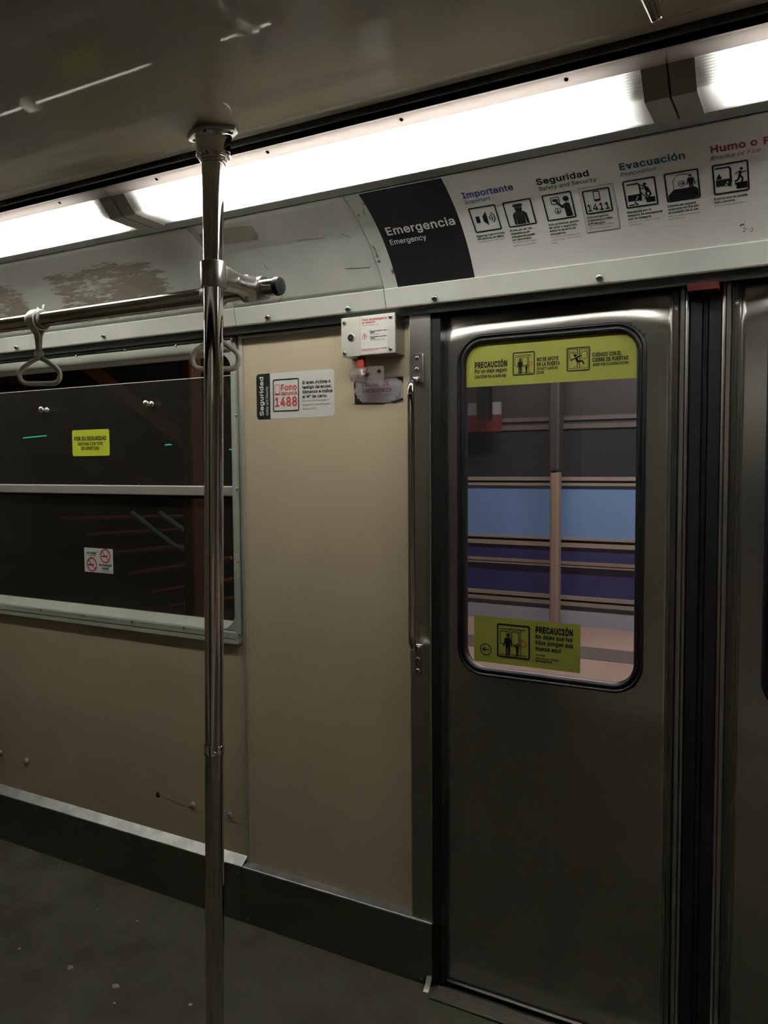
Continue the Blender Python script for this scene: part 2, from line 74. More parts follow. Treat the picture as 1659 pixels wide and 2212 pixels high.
Ó|533|267,-7 235,-5 205,1 177,11 150,25 126,42 105,63 86,88 70,115 57,146 48,179 42,215 40,254 42,293 48,329 57,362 70,393 86,421 105,445 126,466 150,484 177,498 205,508 235,514 267,516 299,514 329,508 357,498 384,484 408,466 429,445 448,421 464,393 477,362 486,329 491,293 493,254 491,215 486,179 477,146 464,115 448,88 429,63 408,42 384,25 357,11 329,1 299,-5|267,53 296,55 324,63 349,76 372,94 392,116 408,144 420,176 428,213 430,254 428,295 420,332 408,365 392,392 372,415 349,433 324,446 296,453 267,456 237,453 210,445 184,433 161,415 142,392 125,364 113,332 106,295 103,254 106,213 113,176 125,144 142,117 161,94 184,76 210,63 237,55|240,558 288,659 356,659 290,558
á|389|160,-9 137,-7 115,-3 94,5 76,15 60,29 48,45 38,63 32,84 30,108 32,128 36,146 43,161 53,174 64,184 78,193 92,200 108,206 125,211 143,214 161,217 178,220 200,223 218,225 234,227 247,229 257,231 265,235 271,240 274,246 276,255 276,257 275,272 272,285 267,297 260,307 251,315 240,322 227,327 212,330 196,331 178,330 163,327 149,322 137,316 127,309 118,301 110,292 104,283 100,274 41,291 51,313 64,331 79,346 95,358 114,368 133,375 153,380 173,383 194,384 208,384 223,382 239,379 255,375 271,369 286,360 300,350 312,336 322,320 330,301 335,278 337,251 337,0 277,0 277,52 272,52 267,43 260,34 252,25 242,16 229,8 215,1 199,-4 181,-7|170,45 192,47 211,51 228,59 242,68 254,80 263,93 270,108 274,122 276,138 276,190 272,187 267,184 259,182 251,180 241,178 231,176 221,174 210,173 200,171 175,168 161,166 147,163 134,159 122,153 112,147 103,139 97,130 93,118 92,105 93,93 96,82 102,72 109,64 119,57 130,52 142,48 156,46|162,429 210,529 278,529 212,429
é|404|212,-8 177,-5 145,3 117,16 92,35 72,58 56,85 44,116 37,150 34,187 36,224 44,258 55,290 71,317 91,340 115,359 142,373 172,382 205,384 226,383 246,380 266,374 285,366 303,355 319,341 334,324 347,305 357,282 365,256 370,227 371,194 371,169 75,169 75,221 338,221 310,202 308,226 304,248 298,269 288,286 277,301 263,314 246,323 227,328 205,330 183,328 164,323 146,313 131,301 119,286 109,270 102,251 97,231 96,211 96,178 98,151 102,127 110,106 121,88 135,73 151,61 169,53 190,48 212,46 227,47 241,49 254,53 265,58 276,65 285,73 294,82 300,93 306,105 365,91 358,72 348,55 335,39 320,26 302,14 283,4 261,-3 237,-7|177,429 225,529 293,529 227,429
í|167|53,0 53,379 114,379 114,0|57,429 104,529 173,529 107,429
ó|415|207,-8 174,-5 144,3 117,16 93,35 72,58 56,85 44,116 37,150 34,187 37,225 44,260 56,291 72,318 93,341 117,360 144,374 174,382 207,384 241,382 271,374 299,360 323,341 343,318 359,291 371,260 379,225 381,187 379,150 371,116 359,85 343,58 323,35 299,16 271,3 241,-5|207,46 231,49 252,55 270,66 285,80 298,97 307,117 314,139 318,163 319,187 318,212 314,236 307,258 298,278 285,296 270,310 252,321 231,328 207,330 184,328 163,321 145,310 130,296 118,278 108,258 102,236 98,212 96,187 98,163 102,139 108,117 118,97 130,80 145,66 163,55 184,49|181,429 228,529 297,529 231,429
ú|410|182,-5 158,-3 135,2 115,11 97,23 82,39 69,59 60,82 54,109 53,139 53,379 114,379 114,144 116,117 124,94 137,75 154,61 175,53 200,50 218,51 234,55 249,62 263,71 274,83 283,97 290,113 295,132 296,153 296,379 357,379 357,0 298,0 298,92 307,92 294,60 277,35 257,17 234,5 209,-3|178,429 226,529 294,529 228,429
'''
SC = bpy.context.scene
COL = SC.collection

# ------------------------------------------------------------------ camera
W, H, F = 1659.0, 2212.0, 1720.0
YAW, PIT, ROL = math.radians(28.97), math.radians(-3.35), math.radians(-0.377)
CAM = Vector((0, -2.0, 1.48))
_f = Vector((-math.sin(YAW)*math.cos(PIT), math.cos(YAW)*math.cos(PIT), math.sin(PIT)))
_r0 = Vector((math.cos(YAW), math.sin(YAW), 0)); _u0 = _r0.cross(_f)
_r = math.cos(ROL)*_r0 + math.sin(ROL)*_u0
_u = -math.sin(ROL)*_r0 + math.cos(ROL)*_u0

def ray(px, py): return _f + _r*((px-W/2)/F) + _u*((H/2-py)/F)
def at(px, py, Y):
    d = ray(px, py); return CAM + d*((Y-CAM.y)/d.y)
def atx(px, py, X):
    d = ray(px, py); return CAM + d*((X-CAM.x)/d.x)
def atz(px, py, Z):
    d = ray(px, py); return CAM + d*((Z-CAM.z)/d.z)

cd = bpy.data.cameras.new('camera'); co = bpy.data.objects.new('camera', cd); COL.objects.link(co)
cd.sensor_fit = 'VERTICAL'; cd.sensor_height = 36; cd.lens = F/H*36; cd.clip_start = .02; cd.clip_end = 100
co.matrix_world = Matrix((( _r.x, _u.x, -_f.x, CAM.x), (_r.y, _u.y, -_f.y, CAM.y), (_r.z, _u.z, -_f.z, CAM.z), (0,0,0,1)))
SC.camera = co

# --------------------------------------------------------------- materials
def lin(c): return tuple((v/255/12.92 if v/255 <= .04045 else ((v/255+.055)/1.055)**2.4) for v in c)
def mat(name, col, rough=.5, metal=0, coat=0, coat_rough=.05, noise=0, nscale=(8,8,8), col2=None, bump=0, bscale=(60,60,60),
        rvar=0, spec=.5, trans=0, alpha=1, detail=4, nlo=.4, nhi=.6):
    m = bpy.data.materials.new(name); m.use_nodes = True
    nt = m.node_tree; b = nt.nodes['Principled BSDF']
    col = tuple(col)+(1,)
    b.inputs['Base Color'].default_value = col
    b.inputs['Roughness'].default_value = rough
    b.inputs['Metallic'].default_value = metal
    b.inputs['Specular IOR Level'].default_value = spec
    b.inputs['Coat Weight'].default_value = coat
    b.inputs['Coat Roughness'].default_value = coat_rough
    b.inputs['Transmission Weight'].default_value = trans
    b.inputs['Alpha'].default_value = alpha
    def nz(scale, det=detail):
        tc = nt.nodes.new('ShaderNodeTexCoord'); mp = nt.nodes.new('ShaderNodeMapping')
        mp.inputs['Scale'].default_value = scale
        n = nt.nodes.new('ShaderNodeTexNoise'); n.inputs['Scale'].default_value = 1; n.inputs['Detail'].default_value = det
        nt.links.new(tc.outputs['Object'], mp.inputs['Vector']); nt.links.new(mp.outputs[0], n.inputs['Vector'])
        return n
    if noise or col2 or rvar:
        n = nz(nscale)
        rp = nt.nodes.new('ShaderNodeMapRange'); rp.inputs[1].default_value = nlo; rp.inputs[2].default_value = nhi
        nt.links.new(n.outputs['Fac'], rp.inputs[0])
        if noise or col2:
            mx = nt.nodes.new('ShaderNodeMix'); mx.data_type = 'RGBA'
            mx.inputs[6].default_value = col
            c2 = tuple(col2)+(1,) if col2 else tuple(v*(1-noise) for v in col[:3])+(1,)
            mx.inputs[7].default_value = c2
            nt.links.new(rp.outputs[0], mx.inputs[0]); nt.links.new(mx.outputs[2], b.inputs['Base Color'])
        if rvar:
            r2 = nt.nodes.new('ShaderNodeMapRange'); r2.inputs[3].default_value = rough-rvar; r2.inputs[4].default_value = rough+rvar
            nt.links.new(rp.outputs[0], r2.inputs[0]); nt.links.new(r2.outputs[0], b.inputs['Roughness'])
    if bump:
        n = nz(bscale, 3)
        bp = nt.nodes.new('ShaderNodeBump'); bp.inputs['Strength'].default_value = bump; bp.inputs['Distance'].default_value = .002
        nt.links.new(n.outputs['Fac'], bp.inputs['Height']); nt.links.new(bp.outputs[0], b.inputs['Normal'])
    return m

def glass_mat(name, tint, ior=1.5, haze=0.0, hazecol=(.2,.2,.2)):
    m = bpy.data.materials.new(name); m.use_nodes = True; nt = m.node_tree
    for n in list(nt.nodes): nt.nodes.remove(n)
    o = nt.nodes.new('ShaderNodeOutputMaterial'); t = nt.nodes.new('ShaderNodeBsdfTransparent'); g = nt.nodes.new('ShaderNodeBsdfGlossy')
    t.inputs[0].default_value = tuple(tint)+(1,); g.inputs['Roughness'].default_value = .015
    fr = nt.nodes.new('ShaderNodeFresnel')
    ge = nt.nodes.new('ShaderNodeNewGeometry'); ir = nt.nodes.new('ShaderNodeMapRange')   # thin sheet: same reflectance on both faces
    ir.inputs[3].default_value = ior; ir.inputs[4].default_value = 1/ior
    nt.links.new(ge.outputs['Backfacing'], ir.inputs[0]); nt.links.new(ir.outputs[0], fr.inputs[0])
    mx = nt.nodes.new('ShaderNodeMixShader')
    src = t
    if haze:
        d = nt.nodes.new('ShaderNodeBsdfDiffuse'); d.inputs[0].default_value = tuple(hazecol)+(1,)
        m2 = nt.nodes.new('ShaderNodeMixShader'); m2.inputs[0].default_value = haze
        nt.links.new(t.outputs[0], m2.inputs[1]); nt.links.new(d.outputs[0], m2.inputs[2]); src = m2
    nt.links.new(fr.outputs[0], mx.inputs[0]); nt.links.new(src.outputs[0], mx.inputs[1]); nt.links.new(g.outputs[0], mx.inputs[2])
    nt.links.new(mx.outputs[0], o.inputs[0]); return m

def emit_mat(name, col, s):
    m = bpy.data.materials.new(name); m.use_nodes = True; nt = m.node_tree
    for n in list(nt.nodes): nt.nodes.remove(n)
    o = nt.nodes.new('ShaderNodeOutputMaterial'); e = nt.nodes.new('ShaderNodeEmission')
    e.inputs[0].default_value = tuple(col)+(1,); e.inputs[1].default_value = s
    nt.links.new(e.outputs[0], o.inputs[0]); return m

def lens_mat():
    m = bpy.data.materials.new('ribbed lens plastic'); m.use_nodes = True; nt = m.node_tree
    for n in list(nt.nodes): nt.nodes.remove(n)
    o = nt.nodes.new('ShaderNodeOutputMaterial'); t = nt.nodes.new('ShaderNodeBsdfTransparent'); d = nt.nodes.new('ShaderNodeBsdfTranslucent')
    g = nt.nodes.new('ShaderNodeBsdfGlossy'); g.inputs['Roughness'].default_value = .2
    t.inputs[0].default_value = (.9,.9,.88,1); d.inputs[0].default_value = (.85,.85,.82,1)
    a = nt.nodes.new('ShaderNodeMixShader'); a.inputs[0].default_value = .72
    b = nt.nodes.new('ShaderNodeMixShader'); b.inputs[0].default_value = .06
    nt.links.new(t.outputs[0], a.inputs[1]); nt.links.new(d.outputs[0], a.inputs[2])
    nt.links.new(a.outputs[0], b.inputs[1]); nt.links.new(g.outputs[0], b.inputs[2]); nt.links.new(b.outputs[0], o.inputs[0]); return m

def flange_mat():
    m = bpy.data.materials.new('milky lens flange'); m.use_nodes = True; nt = m.node_tree
    for n in list(nt.nodes): nt.nodes.remove(n)
    o = nt.nodes.new('ShaderNodeOutputMaterial'); t = nt.nodes.new('ShaderNodeBsdfTranslucent'); d = nt.nodes.new('ShaderNodeBsdfDiffuse')
    t.inputs[0].default_value = (.95,.90,.88,1); d.inputs[0].default_value = (.62,.58,.56,1)
    a = nt.nodes.new('ShaderNodeMixShader'); a.inputs[0].default_value = .6
    nt.links.new(t.outputs[0], a.inputs[1]); nt.links.new(d.outputs[0], a.inputs[2]); nt.links.new(a.outputs[0], o.inputs[0]); return m

def peel_mat():
    """grey paint with old adhesive torn off in horizontal streaks (patch has a shape of its own)"""
    m = mat('peeling grey paint', (.52,.53,.485), .45, bump=.1)
    nt = m.node_tree; b = nt.nodes['Principled BSDF']; L = nt.links.new
    tc = nt.nodes.new('ShaderNodeTexCoord'); 
    def nz(sc, det, rough=.6):
        mp = nt.nodes.new('ShaderNodeMapping'); mp.inputs['Scale'].default_value = sc
        n = nt.nodes.new('ShaderNodeTexNoise'); n.inputs['Scale'].default_value = 1; n.inputs['Detail'].default_value = det; n.inputs['Roughness'].default_value = rough
        L(tc.outputs['UV'], mp.inputs[0]); L(mp.outputs[0], n.inputs['Vector']); return n
    a = nz((11, 62, 1), 8, .78); c = nz((3.2, 5, 1), 3)
    sep = nt.nodes.new('ShaderNodeSeparateXYZ'); L(tc.outputs['UV'], sep.inputs[0])
    def math_(op, x, y=None):
        n = nt.nodes.new('ShaderNodeMath'); n.operation = op
        for i, v in enumerate((x, y)):
            if v is None: continue
            if isinstance(v, (int, float)): n.inputs[i].default_value = v
            else: L(v, n.inputs[i])
        return n.outputs[0]
    # window in v (arc length 0 bottom .29 top): torn band between .03 and .22
    vd = math_('ABSOLUTE', math_('SUBTRACT', sep.outputs[1], .115)); vm = math_('SUBTRACT', 1.0, math_('DIVIDE', vd, .125))
    um = math_('MINIMUM', 1.0, math_('MULTIPLY', math_('SUBTRACT', -1.70, sep.outputs[0]), 8))
    # gap of sound paint between two torn patches
    gd = math_('MINIMUM', 1.0, math_('MULTIPLY', math_('ABSOLUTE', math_('SUBTRACT', sep.outputs[0], -2.36)), 9))
    mask = math_('MULTIPLY', math_('MULTIPLY', math_('MINIMUM', math_('MULTIPLY', vm, 3), 1.0), um), gd)
    v = math_('ADD', math_('MULTIPLY', a.outputs['Fac'], .85), math_('MULTIPLY', c.outputs['Fac'], .36))
    v = math_('ADD', v, math_('MULTIPLY', mask, .32))
    rp = nt.nodes.new('ShaderNodeMapRange'); rp.inputs[1].default_value = .868; rp.inputs[2].default_value = .89; L(v, rp.inputs[0])
    d = nz((20, 30, 1), 5)
    mx0 = nt.nodes.new('ShaderNodeMix'); mx0.data_type = 'RGBA'; mx0.inputs[6].default_value = (.14,.12,.095,1); mx0.inputs[7].default_value = (.27,.24,.195,1)
    L(d.outputs['Fac'], mx0.inputs[0])
    mx = nt.nodes.new('ShaderNodeMix'); mx.data_type = 'RGBA'; mx.inputs[6].default_value = (.52,.53,.485,1)
    L(mx0.outputs[2], mx.inputs[7]); L(rp.outputs[0], mx.inputs[0]); L(mx.outputs[2], b.inputs['Base Color'])
    return m

M = {}
M['cream'] = mat('cream laminate', (.50,.425,.30), .42, noise=.14, nscale=(2.5,2.5,1.2), bump=.06, bscale=(400,400,400), detail=6, nlo=.35, nhi=.7)
M['cream2'] = mat('cream painted wall', (.46,.39,.275), .45, noise=.2, nscale=(2,2,2.5), bump=.06, bscale=(300,300,300), detail=6, nlo=.4, nhi=.75)
M['farwall'] = mat('darkened far wall', (.17,.14,.10), .5)  # unseen walls, colour darkened to cut light bounced onto the door
M['grey'] = mat('grey paint', (.52,.53,.485), .42, noise=.12, nscale=(5,5,5), bump=.05, bscale=(200,200,200))
M['greytrim'] = mat('grey trim paint', (.30,.315,.30), .35, noise=.08, nscale=(6,6,6))
M['scuff'] = mat('scuffed grey paint', (.50,.51,.47), .45, col2=(.09,.08,.07), nscale=(45,30,14), nlo=.585, nhi=.64, detail=6)
M['peel'] = peel_mat()
M['winframe'] = mat('pale green grey gloss paint', (.33,.35,.30), .22, noise=.1, nscale=(7,7,7), bump=.5, bscale=(14,14,14))
M['darktrim'] = mat('dark grey trim', (.07,.073,.068), .45)
M['black'] = mat('matt black recess', (.004,.004,.004), .8, spec=.08)
M['rubber'] = mat('black rubber', (.006,.006,.007), .40, spec=.22)
M['sealrubber'] = mat('black door seal rubber', (.005,.005,.006), .45, spec=.25)
M['steel'] = mat('brushed stainless steel', (.50,.49,.46), .30, 1, bump=.05, bscale=(500,500,25), rvar=.04, nscale=(3,3,2), nlo=.2, nhi=.8)
M['steel2'] = mat('door stainless steel', (.50,.49,.46), .22, .975, bump=.03, bscale=(300,300,20), rvar=.04, nscale=(3,3,2), nlo=.2, nhi=.8)
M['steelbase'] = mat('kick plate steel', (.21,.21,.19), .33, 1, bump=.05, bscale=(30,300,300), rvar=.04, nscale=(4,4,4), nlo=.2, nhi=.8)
M['alu'] = mat('aluminium trim', (.62,.61,.57), .48, .75)
M['plate'] = mat('brushed cover plate', (.66,.65,.60), .5, .7, bump=.25, bscale=(40,40,40))
M['ledge'] = mat('worn aluminium ledge', (.42,.43,.42), .42, .8, noise=.3, nscale=(14,14,14))
M['chrome'] = mat('polished chrome', (.66,.64,.61), .07, 1)
M['cast'] = mat('satin cast steel', (.42,.41,.39), .30, 1, noise=.2, nscale=(20,20,20))
M['screw'] = mat('steel screw', (.45,.45,.43), .3, 1)
M['paintscrew'] = mat('painted screw', (.22,.22,.19), .4)
M['ceiling'] = mat('ceiling laminate', (.275,.245,.165), .55, coat=.5, coat_rough=.03, noise=.08, nscale=(2,2,2), spec=.06)
M['lip'] = mat('ceiling edge strip', (.33,.31,.23), .4)
M['floor'] = mat('dark worn floor', (.044,.042,.026), .55, spec=.3, col2=(.027,.024,.015), nscale=(5,5,5), rvar=.1, bump=.5, bscale=(8,8,8), detail=8, nlo=.35, nhi=.65)
M['gum'] = mat('trodden pale gum', (.26,.24,.20), .6)
M['sill'] = mat('ribbed aluminium sill', (.32,.31,.28), .35, .9)
M['white'] = mat('white sign film', (.80,.80,.775), .4, noise=.05, nscale=(4,4,4))
M['white2'] = mat('white sticker', (.64,.64,.61), .4)
M['print'] = mat('black print', (.006,.006,.007), .55, spec=.12)
M['grey print'] = mat('grey print', (.10,.10,.11), .5)
M['blueprint'] = mat('violet blue print', (.020,.018,.14), .45)
M['tealprint'] = mat('teal print', (.004,.055,.08), .45)
M['redprint'] = mat('crimson print', (.18,.010,.032), .45)
M['red2'] = mat('red print', (.42,.03,.03), .45)
M['whiteprint'] = mat('white print', (.72,.72,.72), .45)
M['yellow'] = mat('lime yellow film', (.225,.235,.04), .4, noise=.06, nscale=(9,9,9))
M['yellow2'] = mat('bright yellow film', (.45,.50,.03), .4)
M['strap'] = mat('grey strap plastic', (.46,.45,.37), .38)
M['strapband'] = mat('pale band plastic', (.66,.62,.53), .35)
M['rubbergrey'] = mat('grey rubber sleeve', (.17,.18,.18), .45)
M['endcap'] = mat('grey lamp end cap', (.33,.31,.27), .35, noise=.1, nscale=(9,9,9))
M['lampframe'] = mat('white lamp frame', (.62,.58,.55), .35, noise=.18, nscale=(12,40,40))
M['flange'] = flange_mat()
M['housing'] = mat('white lamp housing', (.8,.8,.78), .5)
M['socket'] = mat('grey lamp socket', (.22,.22,.22), .5)
M['lens'] = lens_mat()
M['tube'] = emit_mat('fluorescent tube', (1.0,.985,.92), 140)
M['filltube'] = emit_mat('added far side fill', (1.0,.95,.82), .22)  # glow of the added fill lamp behind the camera
M['glass'] = glass_mat('clear door glass', (.80,.78,.78), 1.5, .02, (.5,.45,.45))
M['glassdark'] = glass_mat('tinted window glass', (.62,.62,.60), 1.5, .045, (.30,.28,.25))
M['glasslow'] = glass_mat('dark lower window glass', (.58,.58,.56), 1.5, .04, (.27,.26,.2))
M['clear'] = glass_mat('clear plastic guard', (.80,.78,.78), 1.5, .22, (.55,.5,.5))
M['lever'] = mat('red orange lever', (.20,.020,.007), .45)
M['redblock'] = mat('dull red plastic', (.06,.007,.007), .45)
M['plaque'] = mat('scratched plaque', (.34,.34,.35), .4, .3, col2=(.16,.16,.17), nscale=(26,26,26), nlo=.62, nhi=.7)
M['grime'] = mat('black grime', (.010,.009,.008), .7, spec=.1)
M['rust'] = mat('brown stain', (.235,.215,.175), .5, noise=.15, nscale=(12,30,12))
# outside
M['platform'] = mat('pinkish platform paving', (.245,.175,.145), .45, noise=.12, nscale=(1.5,1.5,1.5))
M['edge'] = mat('platform edge band', (.075,.062,.055), .5)
M['trainlight'] = mat('light blue train paint', (.105,.185,.34), .4)
M['trainnavy'] = mat('navy train paint', (.020,.022,.085), .35)
M['traingrey'] = mat('pale grey train skirt', (.26,.265,.30), .45)
M['traintrim'] = mat('beige metal train trim', (.20,.165,.135), .4)
M['trainglass'] = mat('dark train window', (.02,.022,.026), .2)
M['brown'] = mat('brown painted column', (.055,.021,.011), .6, spec=.1)
M['tread'] = mat('rust red tread edge', (.22,.075,.038), .5)
M['salmon'] = mat('salmon painted post', (.165,.12,.095), .5)
M['umber'] = mat('dark umber sleeve', (.020,.0175,.017), .5)
M['reflred'] = mat('red reflection', (.07,.010,.008), .5)  # red and grey of an interior reflection, put into solid colours
M['reflgrey'] = mat('grey reflection strip', (.14,.135,.14), .5)
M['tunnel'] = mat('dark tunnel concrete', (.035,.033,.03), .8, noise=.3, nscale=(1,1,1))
M['paleglass'] = mat('pale green handrail', (.10,.17,.13), .3)
M['greenled'] = emit_mat('green signal light', (.05,1,.45), 1.2)
M['addedlamp'] = emit_mat('added station light', (1.0,.93,.89), 85)  # glow of the unseen lamps added above the platform

# ------------------------------------------------------------------ mesh kit
def wloc(o):
    v = Vector((0,0,0))
    while o is not None:
        v += o.location; o = o.parent
    return v
class MB:
    def __init__(s): s.bm = bmesh.new()
    def face(s, pts):
        try: s.bm.faces.new([s.bm.verts.new(p) for p in pts])
        except ValueError: pass
    def box(s, x0, x1, y0, y1, z0, z1, bevel=0, seg=2):
        r = bmesh.ops.create_cube(s.bm, size=1); vs = r['verts']
        for v in vs:
            v.co = Vector(((x0+x1)/2+v.co.x*(x1-x0), (y0+y1)/2+v.co.y*(y1-y0), (z0+z1)/2+v.co.z*(z1-z0)))
        if bevel:
            es = list({e for v in vs for e in v.link_edges})
            bmesh.ops.bevel(s.bm, geom=es, offset=bevel, segments=seg, affect='EDGES', profile=.5)
        return s
    def lathe(s, prof, o, axis=(0,0,1), n=28):
        """prof: (r, t) along the axis"""
        a = Vector(axis).normalized(); h = Vector((1,0,0)) if abs(a.x) < .9 else Vector((0,1,0))
        u = a.cross(h).normalized(); w = a.cross(u); o = Vector(o); rows = []
        for r, t in prof:
            rows.append([s.bm.verts.new(o+a*t+(u*math.cos(2*PI*i/n)+w*math.sin(2*PI*i/n))*max(r, 1e-5)) for i in range(n)])
        for A, B in zip(rows, rows[1:]):
            for i in range(n): s.bm.faces.new((A[i], A[(i+1)%n], B[(i+1)%n], B[i]))
        s.bm.faces.new(rows[0][::-1]); s.bm.faces.new(rows[-1]); return s
    def cyl(s, p0, p1, r, r1=None, n=24, bevel=0):
        p0, p1 = Vector(p0), Vector(p1); L = (p1-p0).length; r1 = r if r1 is None else r1
        pr = [(r,0),(r1,L)] if not bevel else [(r-bevel,0),(r-.3*bevel,.3*bevel),(r,bevel),(r1,L-bevel),(r1-.3*bevel,L-.3*bevel),(r1-bevel,L)]
        return s.lathe(pr, p0, p1-p0, n)
    def tube(s, pts, r, n=14, closed=False):
        pts = [Vector(p) for p in pts]; N = len(pts); rr = r if isinstance(r, (list,tuple)) else [r]*N; rows = []
        prev = None
        for i, p in enumerate(pts):
            a = pts[(i-1)%N] if (i or closed) else p; b = pts[(i+1)%N] if (i < N-1 or closed) else p
            t = (b-a).normalized()
            if prev is None:
                h = Vector((0,0,1)) if abs(t.z) < .9 else Vector((0,1,0)); u = t.cross(h).normalized()
            else: u = (prev-t*prev.dot(t)).normalized()
            prev = u; w = t.cross(u)
            rows.append([s.bm.verts.new(p+(u*math.cos(2*PI*k/n)+w*math.sin(2*PI*k/n))*rr[i]) for k in range(n)])
        m = N if closed else N-1
        for i in range(m):
            A, B = rows[i], rows[(i+1)%N]
            for k in range(n): s.bm.faces.new((A[k], A[(k+1)%n], B[(k+1)%n], B[k]))
        if not closed: s.bm.faces.new(rows[0][::-1]); s.bm.faces.new(rows[-1])
        return s
    def extrude(s, prof, x0, x1, closed=True):
        """(y,z) polygon extruded along x"""
        A = [s.bm.verts.new((x0,y,z)) for y,z in prof]; B = [s.bm.verts.new((x1,y,z)) for y,z in prof]; n = len(prof)
        for i in range(n if closed else n-1): s.bm.faces.new((A[i], A[(i+1)%n], B[(i+1)%n], B[i]))
        if closed: s.bm.faces.new(A[::-1]); s.bm.faces.new(B)
        return s
    def extrudez(s, prof, z0, z1):
        """(x,y) polygon extruded along z"""
        A = [s.bm.verts.new((x,y,z0)) for x,y in prof]; B = [s.bm.verts.new((x,y,z1)) for x,y in prof]; n = len(prof)
        for i in range(n): s.bm.faces.new((A[i], A[(i+1)%n], B[(i+1)%n], B[i]))
        s.bm.faces.new(A[::-1]); s.bm.faces.new(B); return s
    def prismy(s, pts, y0, y1):
        """(x,z) polygon extruded along y"""
        A = [s.bm.verts.new((x,y0,z)) for x,z in pts]; B = [s.bm.verts.new((x,y1,z)) for x,z in pts]; n = len(pts)
        for i in range(n): s.bm.faces.new((A[i], A[(i+1)%n], B[(i+1)%n], B[i]))
        s.bm.faces.new(A[::-1]); s.bm.faces.new(B); return s
    def loops(s, rows, closed=False, cap0=False, cap1=False):
        R = [[s.bm.verts.new(p) for p in row] for row in rows]; n = len(R[0]); m = len(R)
        for i in range(m if closed else m-1):
            A, B = R[i], R[(i+1)%m]
            for k in range(n): s.bm.faces.new((A[k], A[(k+1)%n], B[(k+1)%n], B[k]))
        if cap0: s.bm.faces.new(R[0][::-1])
        if cap1: s.bm.faces.new(R[-1])
        return s
    def build(s, name, m, parent=None, smooth=True, angle=35, base=None):
        bmesh.ops.recalc_face_normals(s.bm, faces=s.bm.faces[:])
        me = bpy.data.meshes.new(name)
        if parent is not None: off = wloc(parent)
        elif base is not None: off = Vector(base)
        else:
            xs = [v.co for v in s.bm.verts]
            off = Vector(((min(p.x for p in xs)+max(p.x for p in xs))/2, (min(p.y for p in xs)+max(p.y for p in xs))/2, min(p.z for p in xs)))
        for v in s.bm.verts: v.co -= off
        s.bm.to_mesh(me); s.bm.free()
        me.materials.append(m if not isinstance(m, str) else M[m])
        if smooth:
            me.shade_smooth(); me.set_sharp_from_angle(angle=math.radians(angle))
        o = bpy.data.objects.new(name, me); COL.objects.link(o)
        if parent is not None: o.parent = parent
        else: o.location = off
        return o
def thing(name, label, cat, loc, group=None):
    o = bpy.data.objects.new(name, None); COL.objects.link(o); o.location = loc; o.empty_display_size = .05
    o['label'] = label; o['category'] = cat
    if group: o['group'] = group
    return o
def tag(o, label, cat, group=None):
    o['label'] = label; o['category'] = cat
    if group: o['group'] = group
    return o
def struct(o, label=None):
    o['kind'] = 'structure'
    if label: o['label'] = label
    return o
def sthing(name, loc, label=None):
    o = bpy.data.objects.new(name, None); COL.objects.link(o); o.location = loc; o.empty_display_size = .05
    return struct(o, label)
def copy_tree(o, parent=None, delta=None):
    c = o.copy(); COL.objects.link(c)
    if parent is not None: c.parent = parent
    if delta is not None: c.location = o.location + Vector(delta)
    for ch in list(o.children): copy_tree(ch, c)
    return c

def rr(x0, x1, z0, z1, r, n=8):
    r = max(r, 1e-4); pts = []
    for cx, cz, a0 in ((x1-r, z1-r, 0), (x0+r, z1-r, 90), (x0+r, z0+r, 180), (x1-r, z0+r, 270)):
        for i in range(n+1):
            a = math.radians(a0+90*i/n); pts.append((cx+r*math.cos(a), cz+r*math.sin(a)))
    return pts
def rring(mb, x0, x1, z0, z1, r, prof, closed=True, n=8):
    """frame that follows a rounded rectangle; prof = (inset, y)"""
    rows = []
    for ins, y in prof:
        rows.append([(x, y, z) for x, z in rr(x0+ins, x1-ins, z0+ins, z1-ins, max(r-ins, .002), n)])
    mb.loops(rows, closed=closed)
    return mb

# ------------------------------------------------------ flat graphics on surfaces
class PlaneS:
    def __init__(s, Y): s.Y = Y
    def inv(s, px, py):
        p = at(px, py, s.Y); return p.x, p.z
    def map(s, u, v, off): return Vector((u, s.Y-off, v))
CA = Vector((-.07, 1.957)); CB = Vector((-.278, 2.147)); SAG = .0235
_c = (CB-CA).length; CR = _c*_c/(8*SAG)+SAG/2
_n = Vector((.674,.738)).normalized(); CC = (CA+CB)/2 + _n*(SAG-CR)
CHALF = math.asin(_c/2/CR); CMID = math.atan2(_n.y, _n.x); CLEN = 2*CR*CHALF
def cove(s, off=0.0):
    a = CMID-CHALF+s/CR; return CC.x+(CR-off)*math.cos(a), CC.y+(CR-off)*math.sin(a)
class CoveS:
    def inv(s, px, py):
        d = ray(px, py); k = d.z/d.y; lo, hi = -.05, CLEN+.05
        for _ in range(50):
            m = (lo+hi)/2; y, z = cove(m)
            if (z-CAM.z)/(y-CAM.y) < k: lo = m
            else: hi = m
        y, z = cove(lo); return CAM.x+d.x/d.y*(y-CAM.y), lo
    def map(s, u, v, off):
        y, z = cove(v, off); return Vector((u, y, z))
COVE = CoveS()

